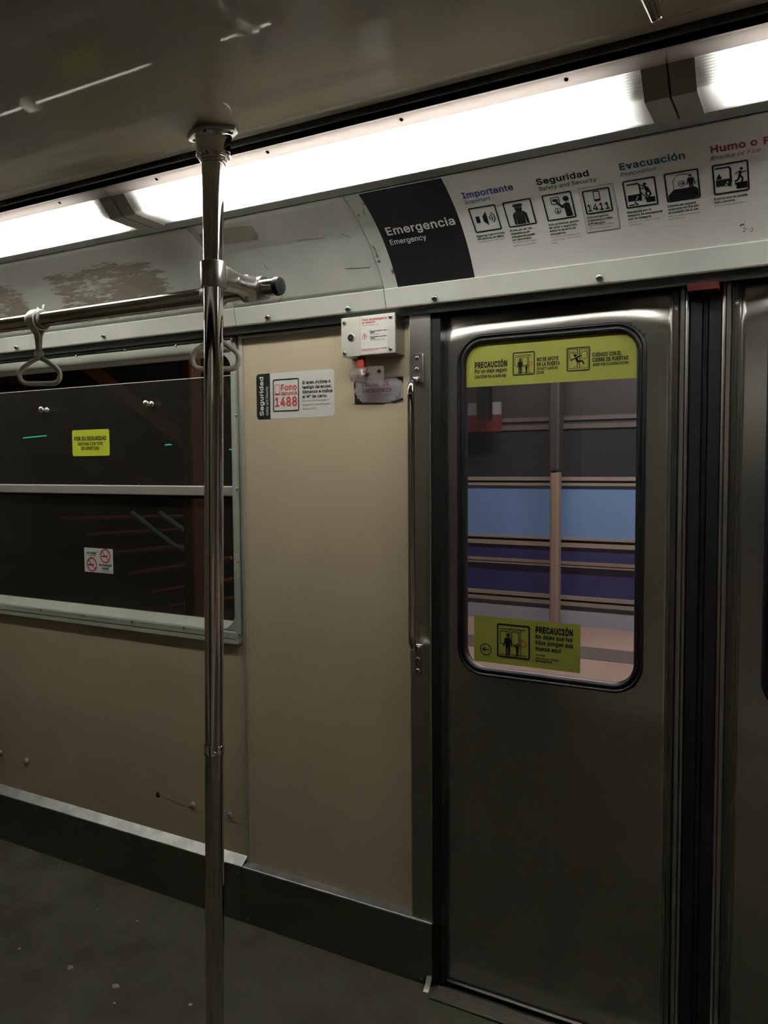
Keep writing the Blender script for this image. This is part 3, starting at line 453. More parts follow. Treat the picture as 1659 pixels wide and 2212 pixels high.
_tc = {}
GLYPHS = {}
for _l in FONT_DATA.split('\n'):
    if not _l: continue
    _p = _l.split('|'); GLYPHS[_p[0]] = (int(_p[1]), [[tuple(map(int, q.split(','))) for q in c.split(' ')] for c in _p[2:]])
def text2d(body, bold=0.0, shear=0.0):
    """outline lettering: glyph contours, thickened by bold, filled as one flat curve"""
    key = (body, bold, shear)
    if key in _tc: return _tc[key]
    levels = [[], [], [], []]; rims = []; x0 = 0.0     # overlapping strokes of one letter are filled one above the other
    for ch in body:
        adv, cs = GLYPHS.get(ch, GLYPHS['o']); outs = []; holes = []
        for c in cs:
            area = sum(c[i][0]*c[(i+1) % len(c)][1]-c[(i+1) % len(c)][0]*c[i][1] for i in range(len(c)))
            (outs if area < 0 else holes).append([(x0+x/1000+bold+y/1000*shear, y/1000) for x, y in c])
        for lv, c in enumerate(outs):
            bx0, bx1 = min(p[0] for p in c), max(p[0] for p in c); by0, by1 = min(p[1] for p in c), max(p[1] for p in c)
            inner = [h for h in holes if all(bx0 <= p[0] <= bx1 and by0 <= p[1] <= by1 for p in h)]
            levels[min(lv, 3)].append(c); levels[min(lv, 3)] += inner
            holes = [h for h in holes if h not in inner]
            if bold: rims += [c]+inner
        x0 += adv/1000+1.4*bold
    vs = []; fs = []
    for lv, cons in enumerate(levels):
        if not cons: continue
        cu = bpy.data.curves.new('t', 'CURVE'); cu.dimensions = '2D'; cu.fill_mode = 'BOTH'
        for P in cons:
            sp = cu.splines.new('POLY'); sp.points.add(len(P)-1); sp.use_cyclic_u = True
            for i, (x, y) in enumerate(P): sp.points[i].co = (x, y, 0, 1)
        ob = bpy.data.objects.new('t', cu); COL.objects.link(ob)
        dg = bpy.context.evaluated_depsgraph_get(); ev = ob.evaluated_get(dg); me = ev.to_mesh(); k = len(vs)
        vs += [(v.co.x, v.co.y, lv*2e-5) for v in me.vertices]; fs += [tuple(k+i for i in p.vertices) for p in me.polygons]
        ev.to_mesh_clear(); bpy.data.objects.remove(ob); bpy.data.curves.remove(cu)
    for P in rims:                       # heavier weight: a thin rim along every contour
        n = len(P)
        for i in range(n):
            (ax, ay), (bx_, by_), (cx, cy) = P[i], P[(i+1) % n], P[(i+2) % n]
            d = math.hypot(bx_-ax, by_-ay)
            if d < 1e-6: continue
            nx, ny = -(by_-ay)/d*bold, (bx_-ax)/d*bold; k = len(vs)
            lf = 7e-5+(i % 4)*1.2e-5; vs += [(ax+nx, ay+ny, lf), (bx_+nx, by_+ny, lf), (bx_-nx, by_-ny, lf), (ax-nx, ay-ny, lf)]; fs.append((k, k+1, k+2, k+3))
            if abs(math.remainder(math.atan2(cy-by_, cx-bx_)-math.atan2(by_-ay, bx_-ax), 2*PI)) > .3:
                k = len(vs); sq = bold
                vs += [(bx_+sq*math.cos(PI/4+PI/3*j), by_+sq*math.sin(PI/4+PI/3*j), 1.3e-4+(i % 3)*1.2e-5) for j in range(6)]; fs.append(tuple(range(k, k+6)))
    _tc[key] = (vs, fs); return vs, fs
def capheight():
    vs, fs = text2d('H'); return max(v[1] for v in vs)
class Flat:
    def __init__(s, surf): s.S = surf; s.v = []; s.f = []; s.subs = []
    def sub(s):
        g = Flat(s.S); s.subs.append(g); return g
    def add(s, vs, fs):
        b = len(s.v); s.v += list(vs); s.f += [tuple(i+b for i in f) for f in fs]; return s
    def poly(s, pts): return s.add(pts, [tuple(range(len(pts)))])
    def rect(s, u0, v0, u1, v1, nu=1, nv=1):
        vs = [(u0+(u1-u0)*i/nu, v0+(v1-v0)*j/nv) for j in range(nv+1) for i in range(nu+1)]
        return s.add(vs, [(j*(nu+1)+i, j*(nu+1)+i+1, (j+1)*(nu+1)+i+1, (j+1)*(nu+1)+i) for j in range(nv) for i in range(nu)])
    def ringpts(s, A, B):
        n = len(A); return s.add(list(A)+list(B), [(i, (i+1)%n, n+(i+1)%n, n+i) for i in range(n)])
    def frame(s, u0, v0, u1, v1, t, r=0):
        return s.ringpts(rr(u0,u1,v0,v1,r or t,4), rr(u0+t,u1-t,v0+t,v1-t,max((r or t)-t,t*.3),4))
    def disc(s, u, v, r, ry=None, n=24):
        ry = ry or r; return s.poly([(u+r*math.cos(2*PI*i/n), v+ry*math.sin(2*PI*i/n)) for i in range(n)])
    def ring(s, u, v, r, t, ry=None, n=32, a0=0, a1=360):
        ry = ry or r
        if a1-a0 >= 360:
            A = [(u+r*math.cos(2*PI*i/n), v+ry*math.sin(2*PI*i/n)) for i in range(n)]
            B = [(u+(r-t)*math.cos(2*PI*i/n), v+(ry-t)*math.sin(2*PI*i/n)) for i in range(n)]
            return s.ringpts(A, B)
        return s.stroke([(u+(r-t/2)*math.cos(math.radians(a0+(a1-a0)*i/n)), v+(ry-t/2)*math.sin(math.radians(a0+(a1-a0)*i/n))) for i in range(n+1)], t)
    def stroke(s, pts, t):
        L = []; R = []; N = len(pts)
        for i, p in enumerate(pts):
            a = pts[max(i-1,0)]; b = pts[min(i+1,N-1)]; dx, dy = b[0]-a[0], b[1]-a[1]; l = math.hypot(dx,dy) or 1
            nx, ny = -dy/l*t/2, dx/l*t/2; L.append((p[0]+nx,p[1]+ny)); R.append((p[0]-nx,p[1]-ny))
        return s.add(L+R, [(i, i+1, N+i+1, N+i) for i in range(N-1)])
    def inbox(s, box, vs_fn):
        """draw in the unit square, then fit into box (u0,v0,u1,v1)"""
        g = Flat(s.S); vs_fn(g); u0,v0,u1,v1 = box
        return s.add([(u0+(u1-u0)*p[0], v0+(v1-v0)*p[1])+tuple(p[2:]) for p in g.v], g.f)
    def put(s, body, u0, v0, h, width=None, sx=None, bold=0.0, shear=0.0, rot=0):
        vs, fs = text2d(body, bold, shear); k = h/CAP
        x0 = min(v[0] for v in vs); x1 = max(v[0] for v in vs)
        fx = (width/(x1-x0)) if width else (sx or k)
        if rot: s.add([(u0-v[1]*k, v0+(v[0]-x0)*fx, v[2]) for v in vs], fs)
        else: s.add([(u0+(v[0]-(x0 if width else 0))*fx, v0+v[1]*k, v[2]) for v in vs], fs)
        return fx
    def line(s, body, pL, pR, hpx, bold=0.0, shear=0.0):
        a = s.S.inv(*pL); b = s.S.inv(*pR); c = s.S.inv(pL[0], pL[1]-hpx)
        return s.sub().put(body, a[0], (a[1]+b[1])/2, abs(c[1]-a[1]), width=b[0]-a[0], bold=bold, shear=shear)
    def block(s, lines, pL, pR, hpx, pitch, bold=0.0, shear=0.0, fx=None):
        a = s.S.inv(*pL); b = s.S.inv(*pR); c = s.S.inv(pL[0], pL[1]-hpx); h = abs(c[1]-a[1]); k = h/hpx
        v = (a[1]+b[1])/2
        g = s.sub(); fx = g.put(lines[0], a[0], v, h, width=b[0]-a[0], bold=bold, shear=shear)
        for l in lines[1:]:
            v -= pitch*k; g.put(l, a[0], v, h, sx=fx, bold=bold, shear=shear)
        return s
    def build(s, name, m, parent, off):
        if s.subs:
            r = [g.build(name, m, parent, off) for g in s.subs]; s.subs = []
            if not s.v: return r[0]
        bm = bmesh.new(); vs = [bm.verts.new(s.S.map(p[0], p[1], off+(p[2] if len(p) > 2 else 0))) for p in s.v]
        for f in s.f:
            try: bm.faces.new([vs[i] for i in f])
            except ValueError: pass
        me = bpy.data.meshes.new(name); o_ = wloc(parent) if parent else Vector((0,0,0))
        if parent is None:
            o_ = sum((v.co for v in bm.verts), Vector())/len(bm.verts)
        for v in bm.verts: v.co -= o_
        # face the room
        for f in bm.faces:
            f.normal_update()
            if f.normal.y > 0: f.normal_flip()
        bm.to_mesh(me); bm.free(); me.materials.append(M[m])
        if name in ('black_block','white_field','film','sticker_edge','scuffed_margin'): me.shade_smooth()
        o = bpy.data.objects.new(name, me); COL.objects.link(o)
        if parent: o.parent = parent
        else: o.location = o_
        return o
CAP = capheight()
def rect4(S, TL, TR, BR, BL):
    a, b, c, d = (S.inv(*p) for p in (TL, TR, BR, BL))
    return (a[0]+d[0])/2, (c[1]+d[1])/2, (b[0]+c[0])/2, (a[1]+b[1])/2

def disc_screw(o, axis, r, name='screw', m='screw', parent=None, slot=True, h=.004, ang=0):
    """dome headed screw with a slot across it"""
    a = Vector(axis).normalized(); o = Vector(o)
    mb = MB(); mb.lathe([(r,-.001),(r,h*.3),(r*.93,h*.62),(r*.72,h*.88),(r*.4,h*.98),(0,h)], o, a, 16)
    s_ = mb.build(name, m, parent)
    if slot:
        u = Vector((1,0,0)); w = a.cross(u).normalized(); u = math.cos(ang)*u+math.sin(ang)*w; w = a.cross(u)
        q = MB(); p = o+a*h*1.08
        q.loops([[p+u*(r*.8*sx)+w*(r*.14*sz)-a*d for sx,sz in ((-1,-1),(1,-1),(1,1),(-1,1))] for d in (.0006,0)], cap0=True, cap1=True)
        q.build('slot', 'black', s_, smooth=False)
    return s_
def rivet(o, axis, r, parent, m='screw', name='rivet', h=.003):
    mb = MB(); mb.lathe([(r,-.001),(r*.95,h*.5),(r*.6,h*.9),(0,h)], o, axis, 12); return mb.build(name, m, parent)

# =================================================================== SETTING
XL, XR = -4.6, 2.4
PANEL_L, PANEL_R = -1.619, -1.012
JX = -1.624                             # joint of the two skirting lengths
YB = -2.62                              # far side wall behind the camera
# floor
fl = MB().box(XL, XR, YB, -.082, -.06, 0).box(XL, -.93, -.0821, .0, -.06, 0).build('floor', 'floor', smooth=False)
struct(fl, 'dark worn metro car floor')
# ceiling with its edge strip
cl = MB().extrude([(-2.02,2.237),(-.64,2.237)]+[(-.64+.094*i/10, 2.237-.0047*(i/10)**2) for i in range(1,11)]+[(-.546,2.27),(-2.02,2.27)], XL, XR).build('ceiling', 'ceiling', angle=30); struct(cl, 'glossy beige ceiling panel')
MB().extrude([(-.5455,2.2322),(-.521,2.2285),(-.519,2.234),(-.53,2.26),(-.546,2.26)], XL, XR).build('edge_strip', 'lip', cl, smooth=False)
t = MB().extrude([(-.5205,2.229),(-.5205,2.262),(-.497,2.262),(-.497,2.2075),(-.4985,2.2075),(-.4985,2.245),(-.509,2.250),(-.5185,2.245),(-.519,2.229)], XL, XR).build('trim_1', 'black', smooth=False)
struct(t, 'black groove between ceiling and lamps')
MB().extrude([(-.5115,2.219),(-.5085,2.2175),(-.5085,2.247),(-.5115,2.247)], XL, XR).build('track_rib', 'darktrim', t, smooth=False)
# flat grey band between lamp and cove
t = MB().extrude([(-.2835,2.1490),(-.3225,2.1515),(-.3225,2.166),(-.2835,2.164)], XL, XR).build('trim_2', 'greytrim', smooth=False); struct(t, 'flat grey band under the lamps')
# cove panels
j1 = COVE.inv(436, 533)[0]; j2 = COVE.inv(808, 555)[0]
def cove_panel(x0, x1, m, label):
    n = 16; k = 24
    bm = bmesh.new(); uvl = bm.loops.layers.uv.new('UVMap')
    g = [[bm.verts.new((x0+(x1-x0)*i/k, *cove(CLEN*j/n))) for i in range(k+1)] for j in range(n+1)]
    ce = Vector(((x0+x1)/2, -.17, 1.957))
    for j in range(n):
        for i in range(k):
            f = bm.faces.new((g[j][i], g[j][i+1], g[j+1][i+1], g[j+1][i]))
            for l, (a, b) in zip(f.loops, ((i,j),(i+1,j),(i+1,j+1),(i,j+1))): l[uvl].uv = (x0+(x1-x0)*a/k, CLEN*b/n)
    for f in bm.faces:
        f.normal_update()
        if f.normal.y > 0: f.normal_flip()
    for v in bm.verts: v.co -= ce
    me = bpy.data.meshes.new('cove_panel'); bm.to_mesh(me); bm.free(); me.materials.append(M[m]); me.shade_smooth()
    o = bpy.data.objects.new('cove_panel', me); COL.objects.link(o); o.location = ce
    md = o.modifiers.new('s', 'SOLIDIFY'); md.thickness = .006; md.offset = -1
    return tag(o, label, 'panel', 'curved grey panels above the window and door')
cp1 = cove_panel(XL, j1-.001, 'peel', 'curved grey upper panel with brown torn adhesive patches, left of the pole')
cp2 = cove_panel(j1+.001, j2-.001, 'grey', 'plain curved grey upper panel between torn panel and emergency sign')
cp3 = cove_panel(j2+.001, XR, 'grey', 'curved grey upper panel carrying the emergency sign')
# scuffed margin beside the sign, rivets
xs0 = j2+.002; xs1 = COVE.inv(841, 555)[0]
fx = Flat(COVE); fx.rect(xs0, .002, xs1, CLEN-.002, 2, 14); fx.build('scuffed_margin', 'scuff', cp3, .0004)
for p in ((774.5,464.5),(818.5,564)):
    u, v = COVE.inv(*p); q = COVE.map(u, v, .0005); nrm = COVE.map(u, v, .01)-q
    rivet(q, nrm, .0042, cp3)
fp = Flat(COVE)
fp.poly([COVE.inv(*p) for p in ((430,505),(470,494),(530,487),(546,489),(556,506),(558,517),(520,523),(480,528),(440,531))]); fp.build('adhesive_patch', 'rust', cp2, .0006)
for pl in (((735,505),(758,513)),((570,572),(580,583)),((745,580),(800,578)),((640,520),(700,514)),((600,655),(610,640))):
    g = Flat(COVE); g.stroke([COVE.inv(*p) for p in pl], .0012); g.build('scratch', 'grime', cp2, .0005)
# grey rail with slotted screws, in three lengths
RX = [XL, at(512,700,-.06).x, at(834.6,667.4,-.06).x, XR]
for i, lab in enumerate(('grey rail length above the left window', 'grey rail length above the cream panel', 'grey rail length above the doors')):
    rl = MB().extrude([(-.0715,1.9605),(-.0745,1.957),(-.0625,1.911),(-.0600,1.908),(-.03,1.908),(-.03,1.9605)], RX[i]+.0012, RX[i+1]-.0012).build('trim_%d'%(3+i), 'grey', smooth=False)
    struct(rl, lab)
    for px, py in ((35,750),(224,726),(578,685),(752,667),(939,644),(1295,600)):
        q = at(px, py, -.068)
        if RX[i] < q.x < RX[i+1]: disc_screw(q, (0,-1,-.25), .0085, parent=rl, h=.0055, ang=random.uniform(-.2,.3))
t = MB().extrude([(-.052,1.9075),(-.038,1.889),(-.03,1.889),(-.03,1.9075)], XL, XR).build('trim_6', 'darktrim', smooth=False); struct(t, 'dark grey ledge under the rail')
t = MB().box(XL, XR, -.029, .06, 1.8955, 1.957).build('trim_7', 'black', smooth=False); struct(t, 'black door header')
# wall behind the cove so nothing leaks in
ws = MB().extrude([(-.045,1.97),(.03,1.97),(.03,2.3),(-.55,2.3),(-.55,2.272),(-.02,2.272),(-.02,1.99)], XL, XR).build('wall_upper', 'tunnel', smooth=False); struct(ws)

# ---- left wall with window
WX0, WX1, WZ0, WZ1 = -3.42, -1.634, .905, 1.892
wl = MB().box(XL, -1.625, .0, .03, .0, WZ0+.03).box(XL, WX0+.03, 0, .03, WZ0+.03, 1.8955).box(-1.66+.004, -1.625, .004, .03, WZ0+.03, 1.8955).build('wall_left', 'cream2', smooth=False)
struct(wl, 'cream wall below the window')
for p, m in (((2,1626),'paintscrew'),((58,1642),'cream2'),((417,1738),'cream2'),((497,1761),'paintscrew')):
    q = at(*p, 0); MB().lathe([(.0105,-.001),(.0105,.003),(.009,.0065),(.004,.008),(0,.0082)], q, (0,-1,0), 18).build('bolt', m, wl)
q = at(341,1717,0); MB().lathe([(.0095,-.0005),(.0095,.0004)], q, (0,-1,0), 18).build('bolt_hole', 'black', wl)
q = at(502,1398,0); MB().lathe([(.0045,-.0005),(.0045,.0008),(.003,.001)], q, (0,-1,0), 12).build('filled_screw', 'cream2', wl)
# faint grime line through the bolts
g = Flat(PlaneS(0)); g.stroke([PlaneS(0).inv(*p) for p in ((325,1708),(380,1733),(430,1752),(527,1782))], .002)
g.build('stain', 'rust', wl, .0006)
# ---- cream panel
PZ0, PZ1 = .172, 1.889
pn = MB().box(PANEL_L+.002, -1.012, -.001, .03, PZ0, PZ1-.001).build('wall_middle', 'cream', smooth=False); struct(pn, 'tall cream panel between window and door')
tr = MB()
tr.box(PANEL_L-.006, PANEL_L+.0085, -.006, .01, PZ0, PZ1, .0015)
tr.box(PANEL_L-.006, -1.012, -.0062, .009, PZ1-.0095, PZ1, .0015)
tr.box(-1.024, -1.0115, -.0055, .01, PZ0, PZ1-.02, .0015)
tr = tr.build('trim_8', 'alu', smooth=False); struct(tr, 'metal edging round the cream panel')
# ---- door pillar
PX0, PX1 = -1.0105, -.9455
pl = MB().box(PX0, PX1, -.026, .03, .168, 1.893, .003).build('trim_9', 'steel', smooth=False); struct(pl, 'stainless door pillar')
jb = MB().box(-.947, -.918, -.020, .06, 0, 1.8955).build('trim_10', 'rubber', smooth=False); struct(jb, 'black door jamb seal')
# ---- skirting
SKZ = .185
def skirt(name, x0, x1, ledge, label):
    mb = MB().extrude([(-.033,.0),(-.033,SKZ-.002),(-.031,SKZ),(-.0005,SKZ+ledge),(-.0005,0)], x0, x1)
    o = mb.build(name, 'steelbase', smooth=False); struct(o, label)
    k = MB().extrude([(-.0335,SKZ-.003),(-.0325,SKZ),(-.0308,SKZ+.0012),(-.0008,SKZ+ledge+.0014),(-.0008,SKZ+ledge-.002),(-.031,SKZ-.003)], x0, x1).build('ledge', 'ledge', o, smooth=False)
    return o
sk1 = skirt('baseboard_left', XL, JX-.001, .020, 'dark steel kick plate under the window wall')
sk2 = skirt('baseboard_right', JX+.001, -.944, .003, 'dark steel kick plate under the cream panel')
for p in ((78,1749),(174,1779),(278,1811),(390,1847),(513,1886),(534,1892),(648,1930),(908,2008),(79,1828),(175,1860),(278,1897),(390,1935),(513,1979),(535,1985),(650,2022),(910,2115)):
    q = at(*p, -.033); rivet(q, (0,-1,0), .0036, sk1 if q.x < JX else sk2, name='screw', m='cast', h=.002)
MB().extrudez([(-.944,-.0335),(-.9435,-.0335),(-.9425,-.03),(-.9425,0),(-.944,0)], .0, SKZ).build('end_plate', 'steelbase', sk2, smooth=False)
# curled metal foot at the end of the kick plate
rows = []
for i in range(7):
    a = i/6; z = .030*(1-a)**1.6; y = -.035-.026*a
    rows.append([(-.958,y-.001,z+.001), (-.9425,y-.001,z+.001), (-.9425,y+.0015,z+.0005), (-.958,y+.0015,z+.0005)])
MB().loops(rows, cap0=True, cap1=True).build('foot_flare', 'alu', sk2)

# =================================================================== WINDOW
wn = sthing('window_1', ((WX0+WX1)/2, 0, WZ0), 'dark left window with sliding upper pane')
fr = MB(); rring(fr, WX0, WX1, WZ0, WZ1, .012, [(.0,.002),(.0,-.010),(.002,-.0125),(.012,-.0125),(.019,-.011),(.0245,-.005),(.026,.012),(.026,.03),(.0,.03)], n=6)
fo = fr.build('window_frame', 'winframe', wn, angle=30)
# deeper bottom sill and top cover strip with a rounded corner towards the glass
WI0, WI1 = WX0+.026, -1.655
sl = MB().extrude([(-.0128,WZ0+.02),(-.0128,WZ0+.038),(-.010,WZ0+.044),(.020,WZ0+.068),(.03,WZ0+.068),(.03,WZ0+.02)], WX0+.02, WX1-.012).build('sill', 'winframe', wn, smooth=False)
tp = MB().extrude([(-.0128,WZ1-.010),(-.024,WZ1-.017),(-.0245,WZ1-.034),(-.015,WZ1-.047),(.0,WZ1-.054),(.03,WZ1-.056),(.03,WZ1-.012)], WX0+.02, WX1-.004).build('head_strip', 'winframe', wn, angle=50)
GI = (WI0, -1.655, WZ0+.066, WZ1-.058)
# corner fillets
def fillet(cx, cz, sx, sz, r, y0, y1, par):
    pts = [(cx, cz)] + [(cx+sx*(r-r*math.sin(a)), cz+sz*(r-r*math.cos(a))) for a in [PI/2*i/8 for i in range(9)]]
    MB().prismy(pts, y0, y1).build('corner_fillet', 'winframe', par, smooth=False)
fillet(GI[1]+.006, GI[2]-.02, -1, 1, .066, -.011, .02, wn); fillet(GI[1]+.004, GI[3]+.006, -1, -1, .055, -.011, .02, wn)
ZM0, ZM1 = at(250,1068,.01).z, at(250,1048,.01).z
MB().box(GI[0]-.01, GI[1]+.006, .004, .034, ZM0, ZM1, .003).build('mid_rail', 'alu', wn, smooth=False)
MB().box(GI[0]-.01, GI[1]+.006, .010, .034, ZM0-.010, ZM0-.0005, .002).build('rail_seal', 'rubber', wn, smooth=False)
ZP = at(440,816,.016).z
MB().box(GI[0]-.01, GI[1]+.004, .016, .021, ZM1-.004, ZP).build('upper_pane', 'glassdark', wn, smooth=False)
MB().box(GI[0]-.01, GI[1]+.004, .0155, .0215, ZP-.0005, ZP+.0022, .0007).build('pane_edge', 'alu', wn, smooth=False)
MB().box(GI[0]-.01, GI[1]+.006, .026, .030, GI[2]-.01, ZM0+.002).build('lower_pane', 'glasslow', wn, smooth=False)
for p in ((91,885),(317,872)):
    q = at(*p, -.008)
    MB().lathe([(.009,-.022),(.0105,-.020),(.0105,-.015),(.005,-.011),(.0045,-.002),(.0095,.002),(.0115,.006),(.011,.010),(.006,.013),(0,.0135)], (q.x,-.006,q.z), (0,-1,0), 20).build('knob', 'screw', wn)
for p in ((511,897),(512.5,1056),(515,1213),(88,1317),(182,1330),(285,1342),(397,1355),(518,1371),(165,769),(270,757),(380,747),(500,733)):
    rivet(at(*p, -.013 if p[1] > 800 else -.0245), (0,-1,0), .0042, wn, name='screw', m='cast')
# handles of stickers
S16 = PlaneS(.016); S26 = PlaneS(.026)
def sticker(name, S, TL, TR, BR, BL, m, r, label, cat, part='film', group=None):
    b = rect4(S, TL, TR, BR, BL)
    t = thing(name, label, cat, S.map((b[0]+b[2])/2, b[1], 0), group)
    f = Flat(S); f.poly(rr(b[0], b[2], b[1], b[3], r, 5)); f.build(part, m, t, .0005)
    return t, b
def z7(x, y): return (x*.3376, 800+y*.3376)
st, b = sticker('window_sticker', S16, z7(462,385), z7(700,373), z7(702,545), z7(465,550), 'yellow2', .008, 'yellow sticker in black capitals on the upper pane of the left window', 'sticker')
g = Flat(S16); g.line('POR SU SEGURIDAD', z7(477,450), z7(682,445), 24*.3376, bold=.03); g.line('VENTANA CON TOPE', z7(498,482), z7(660,477), 19*.3376, bold=.02); g.line('DE APERTURA', z7(522,510), z7(637,507), 19*.3376, bold=.02)
g.build('lettering', 'print', st, .001)
st, b = sticker('no_smoking_sticker', S26, z7(540,1137), z7(722,1140), z7(725,1300), z7(542,1290), 'white2', .003, 'small white no smoking sticker on the lower pane of the left window', 'sticker')
g = Flat(S26); g.line('NO FUMAR', z7(557,1174), z7(617,1174), 12*.3376, bold=.03); g.line('NO SMOKING', z7(568,1187), z7(614,1187), 6*.3376, bold=.02)
g.line('NO ENCENDER', z7(636,1253), z7(716,1256), 13*.3376, bold=.03); g.line('FUEGO', z7(656,1274), z7(697,1276), 12*.3376, bold=.03); g.line('DO NOT LIGHT FIRE', z7(648,1287), z7(708,1289), 6*.3376)
for cx, cy in ((675,1187),(589,1240)):
    u, v = S26.inv(*z7(cx,cy)); g.rect(u-.019, v-.004, u+.010, v); g.stroke([(u+.008,v),(u+.014,v+.006),(u+.010,v+.013),(u+.016,v+.018)], .0016)
g.build('lettering', 'print', st, .001)
g = Flat(S26)
for cx, cy in ((675,1187),(589,1240)):
    u, v = S26.inv(*z7(cx,cy)); g.ring(u, v, .0262, .0042); g.stroke([(u-.017,v+.017),(u+.017,v-.017)], .0035)
g.build('prohibition_sign', 'red2', st, .0014)

# =================================================================== DOORS
YD = .006
SD = PlaneS(YD)
def zx(px, py=1100, Y=YD): return at(px, py, Y).x
SEAM = (at(1490,626,YD).x + at(1562.8,616,YD).x)/2
LX0 = -.940; LX1 = zx(1452, 632); TX1 = zx(1489, 626)
DZ0, DZ1 = .004, 1.895
GX0, GX1 = zx(988), zx(1394); GZ0, GZ1 = (at(1060,1462,YD).z+at(1320,1497,YD).z)/2, at(1190,708,YD).z
def bow(x, z):
    """pressed steel skin: the head leans outwards, with slight oil canning"""
    e = ((x-(LX0+LX1)/2)/((LX1-LX0)/2)); y = 0
    for c, w_, A in ((1.856-.034*min(1, abs(e))**3+.004*math.sin(x*11), .018, .27), (1.884+.002*math.sin(x*14), .008, .08)):
        y += A*w_*.886*(1+math.erf((z-c)/w_))
    y += .0005*math.sin(x*17+z*3)*math.sin(z*5+x*4)
    y -= .0012*math.exp(-((z-.86)/.05)**2)
    return y
def leaf(sgn, name, label):
    mx = (lambda x: x) if sgn > 0 else (lambda x: 2*SEAM-x)
    d = sthing(name, (mx((LX0+SEAM)/2), YD, 0), label)
    bm = bmesh.new(); nx, nz = 62, 190
    xa = [LX0+(LX1-LX0)*i/nx for i in range(nx+1)]; za = [DZ0+(DZ1-DZ0)*j/nz for j in range(nz+1)]
    g = [[bm.verts.new((mx(x), YD+bow(x,z), z)) for x in xa] for z in za]
    gx0, gx1, gz0, gz1 = GX0+.012, GX1-.012, GZ0+.012, GZ1-.012; r = .06
    def inside(x, z):
        if not (gx0 < x < gx1 and gz0 < z < gz1): return False
        cx = min(max(x, gx0+r), gx1-r); cz = min(max(z, gz0+r), gz1-r)
        return (x-cx)**2+(z-cz)**2 < r*r
    for j in range(nz):
        for i in range(nx):
            if inside((xa[i]+xa[i+1])/2, (za[j]+za[j+1])/2): continue
            bm.faces.new((g[j][i], g[j][i+1], g[j+1][i+1], g[j+1][i]))
    for f in bm.faces:
        f.normal_update()
        if f.normal.y > 0: f.normal_flip()
    for v in [v for v in bm.verts if not v.link_faces]: bm.verts.remove(v)
    o_ = wloc(d)
    for v in bm.verts: v.co -= o_
    me = bpy.data.meshes.new('door_leaf'); bm.to_mesh(me); bm.free(); me.materials.append(M['steel2']); me.shade_smooth()
    o = bpy.data.objects.new('door_leaf', me); COL.objects.link(o); o.parent = d
    md = o.modifiers.new('s', 'SOLIDIFY'); md.thickness = .03; md.offset = -1
    # ribbed edge strips up to the rubber
    def X(p): return mx(zx(1340+p*.1989, 650))
    pr = [(X(562),YD+.028),(X(562),YD+.002),(X(566),YD-.006),(X(573),YD-.009),(X(583),YD-.006),(X(588),YD+.004),(X(608),YD+.006),(X(626),YD+.004),
          (X(630),YD-.006),(X(636),YD-.009),(X(643),YD-.006),(X(645),YD+.010),(X(656),YD+.010),(X(659),YD-.007),(X(668),YD-.0095),(X(708),YD-.0095),(X(713),YD-.006),
          (X(717),YD-.004),(X(721),YD-.0085),(X(735),YD-.0100),(X(752),YD-.008),(X(755),YD-.002),(X(755),YD+.028)]
    MB().extrudez(pr, DZ0, DZ1).build('edge_strip', 'steel', d, angle=40)
    for y_ in (510, 540): 
        q = at(1340+605*.1989, 560+y_*.1989, YD); rivet((mx(q.x), YD+.0045, q.z), (0,-1,0), .0045, d, m='alu')
    k = SEAM-TX1
    rb = [(mx(TX1+.001),YD+.028),(mx(TX1+.001),YD+.004),(mx(TX1+.004),YD-.002),(mx(SEAM-.008),YD-.002),(mx(SEAM-.006),YD+.003),(mx(SEAM-.0045),YD+.003),(mx(SEAM-.0035),YD-.004),(mx(SEAM-.0008),YD-.004),(mx(SEAM-.0008),YD+.028)]
    MB().extrudez(rb, DZ0, DZ1-.004).build('rubber_edge', 'sealrubber', d, angle=40)
    # window gasket and glass
    a, b_ = sorted((mx(GX0), mx(GX1)))
    gk = MB(); rring(gk, a, b_, GZ0, GZ1, .077, [(0,YD+.004),(.0005,YD-.003),(.003,YD-.0065),(.006,YD-.0075),(.0095,YD-.005),(.011,YD-.0035),(.014,YD-.0065),(.018,YD-.0075),(.022,YD-.005),(.0245,YD+.004),(.0245,YD+.016),(0,YD+.016)], n=10)
    gk.build('window_gasket', 'rubber', d, angle=50)
    MB().prismy(rr(a+.021, b_-.021, GZ0+.021, GZ1-.021, .058, 8), YD+.006, YD+.011).build('glass_pane', 'glass', d, smooth=False)
    return d, mx
d1, _ = leaf(1, 'door_1', 'stainless sliding door leaf with stickered window, left of the black seam')
d2, _ = leaf(-1, 'door_2', 'stainless sliding door leaf cut by the right edge of the photo')
# white paint worn on the lower door
# sill plate with ribs
sy0 = atz(929,2157,0).y; 
pr = [(sy0,-.03),(sy0,.0025),(sy0+.006,.0032)]
y = sy0+.010
while y < -.026:
    pr += [(y,.0032),(y+.0015,.0008),(y+.0045,.0008),(y+.006,.0032)]; y += .0085
pr += [(-.018,.0030),(-.017,-.012),(.075,-.012),(.075,-.03)]
MB().extrude(pr, -.930, XR).box(-.93, XR, .040, .075, -.03, .075).build('trim_11', 'sill', smooth=False)['kind'] = 'structure'  # second box is added behind the leaf to block light leaking under it
# red block above the seam
xa, xb = at(1487,603,-.035).x, at(1554,600,-.035).x
rbk = MB().extrude([(-.050,1.8885),(-.046,1.873),(-.02,1.871),(-.02,1.8885)], xa, xb).build('signal_block', 'redblock', smooth=False)
tag(rbk, 'small dull red block under the rail above the black door seam', 'indicator')

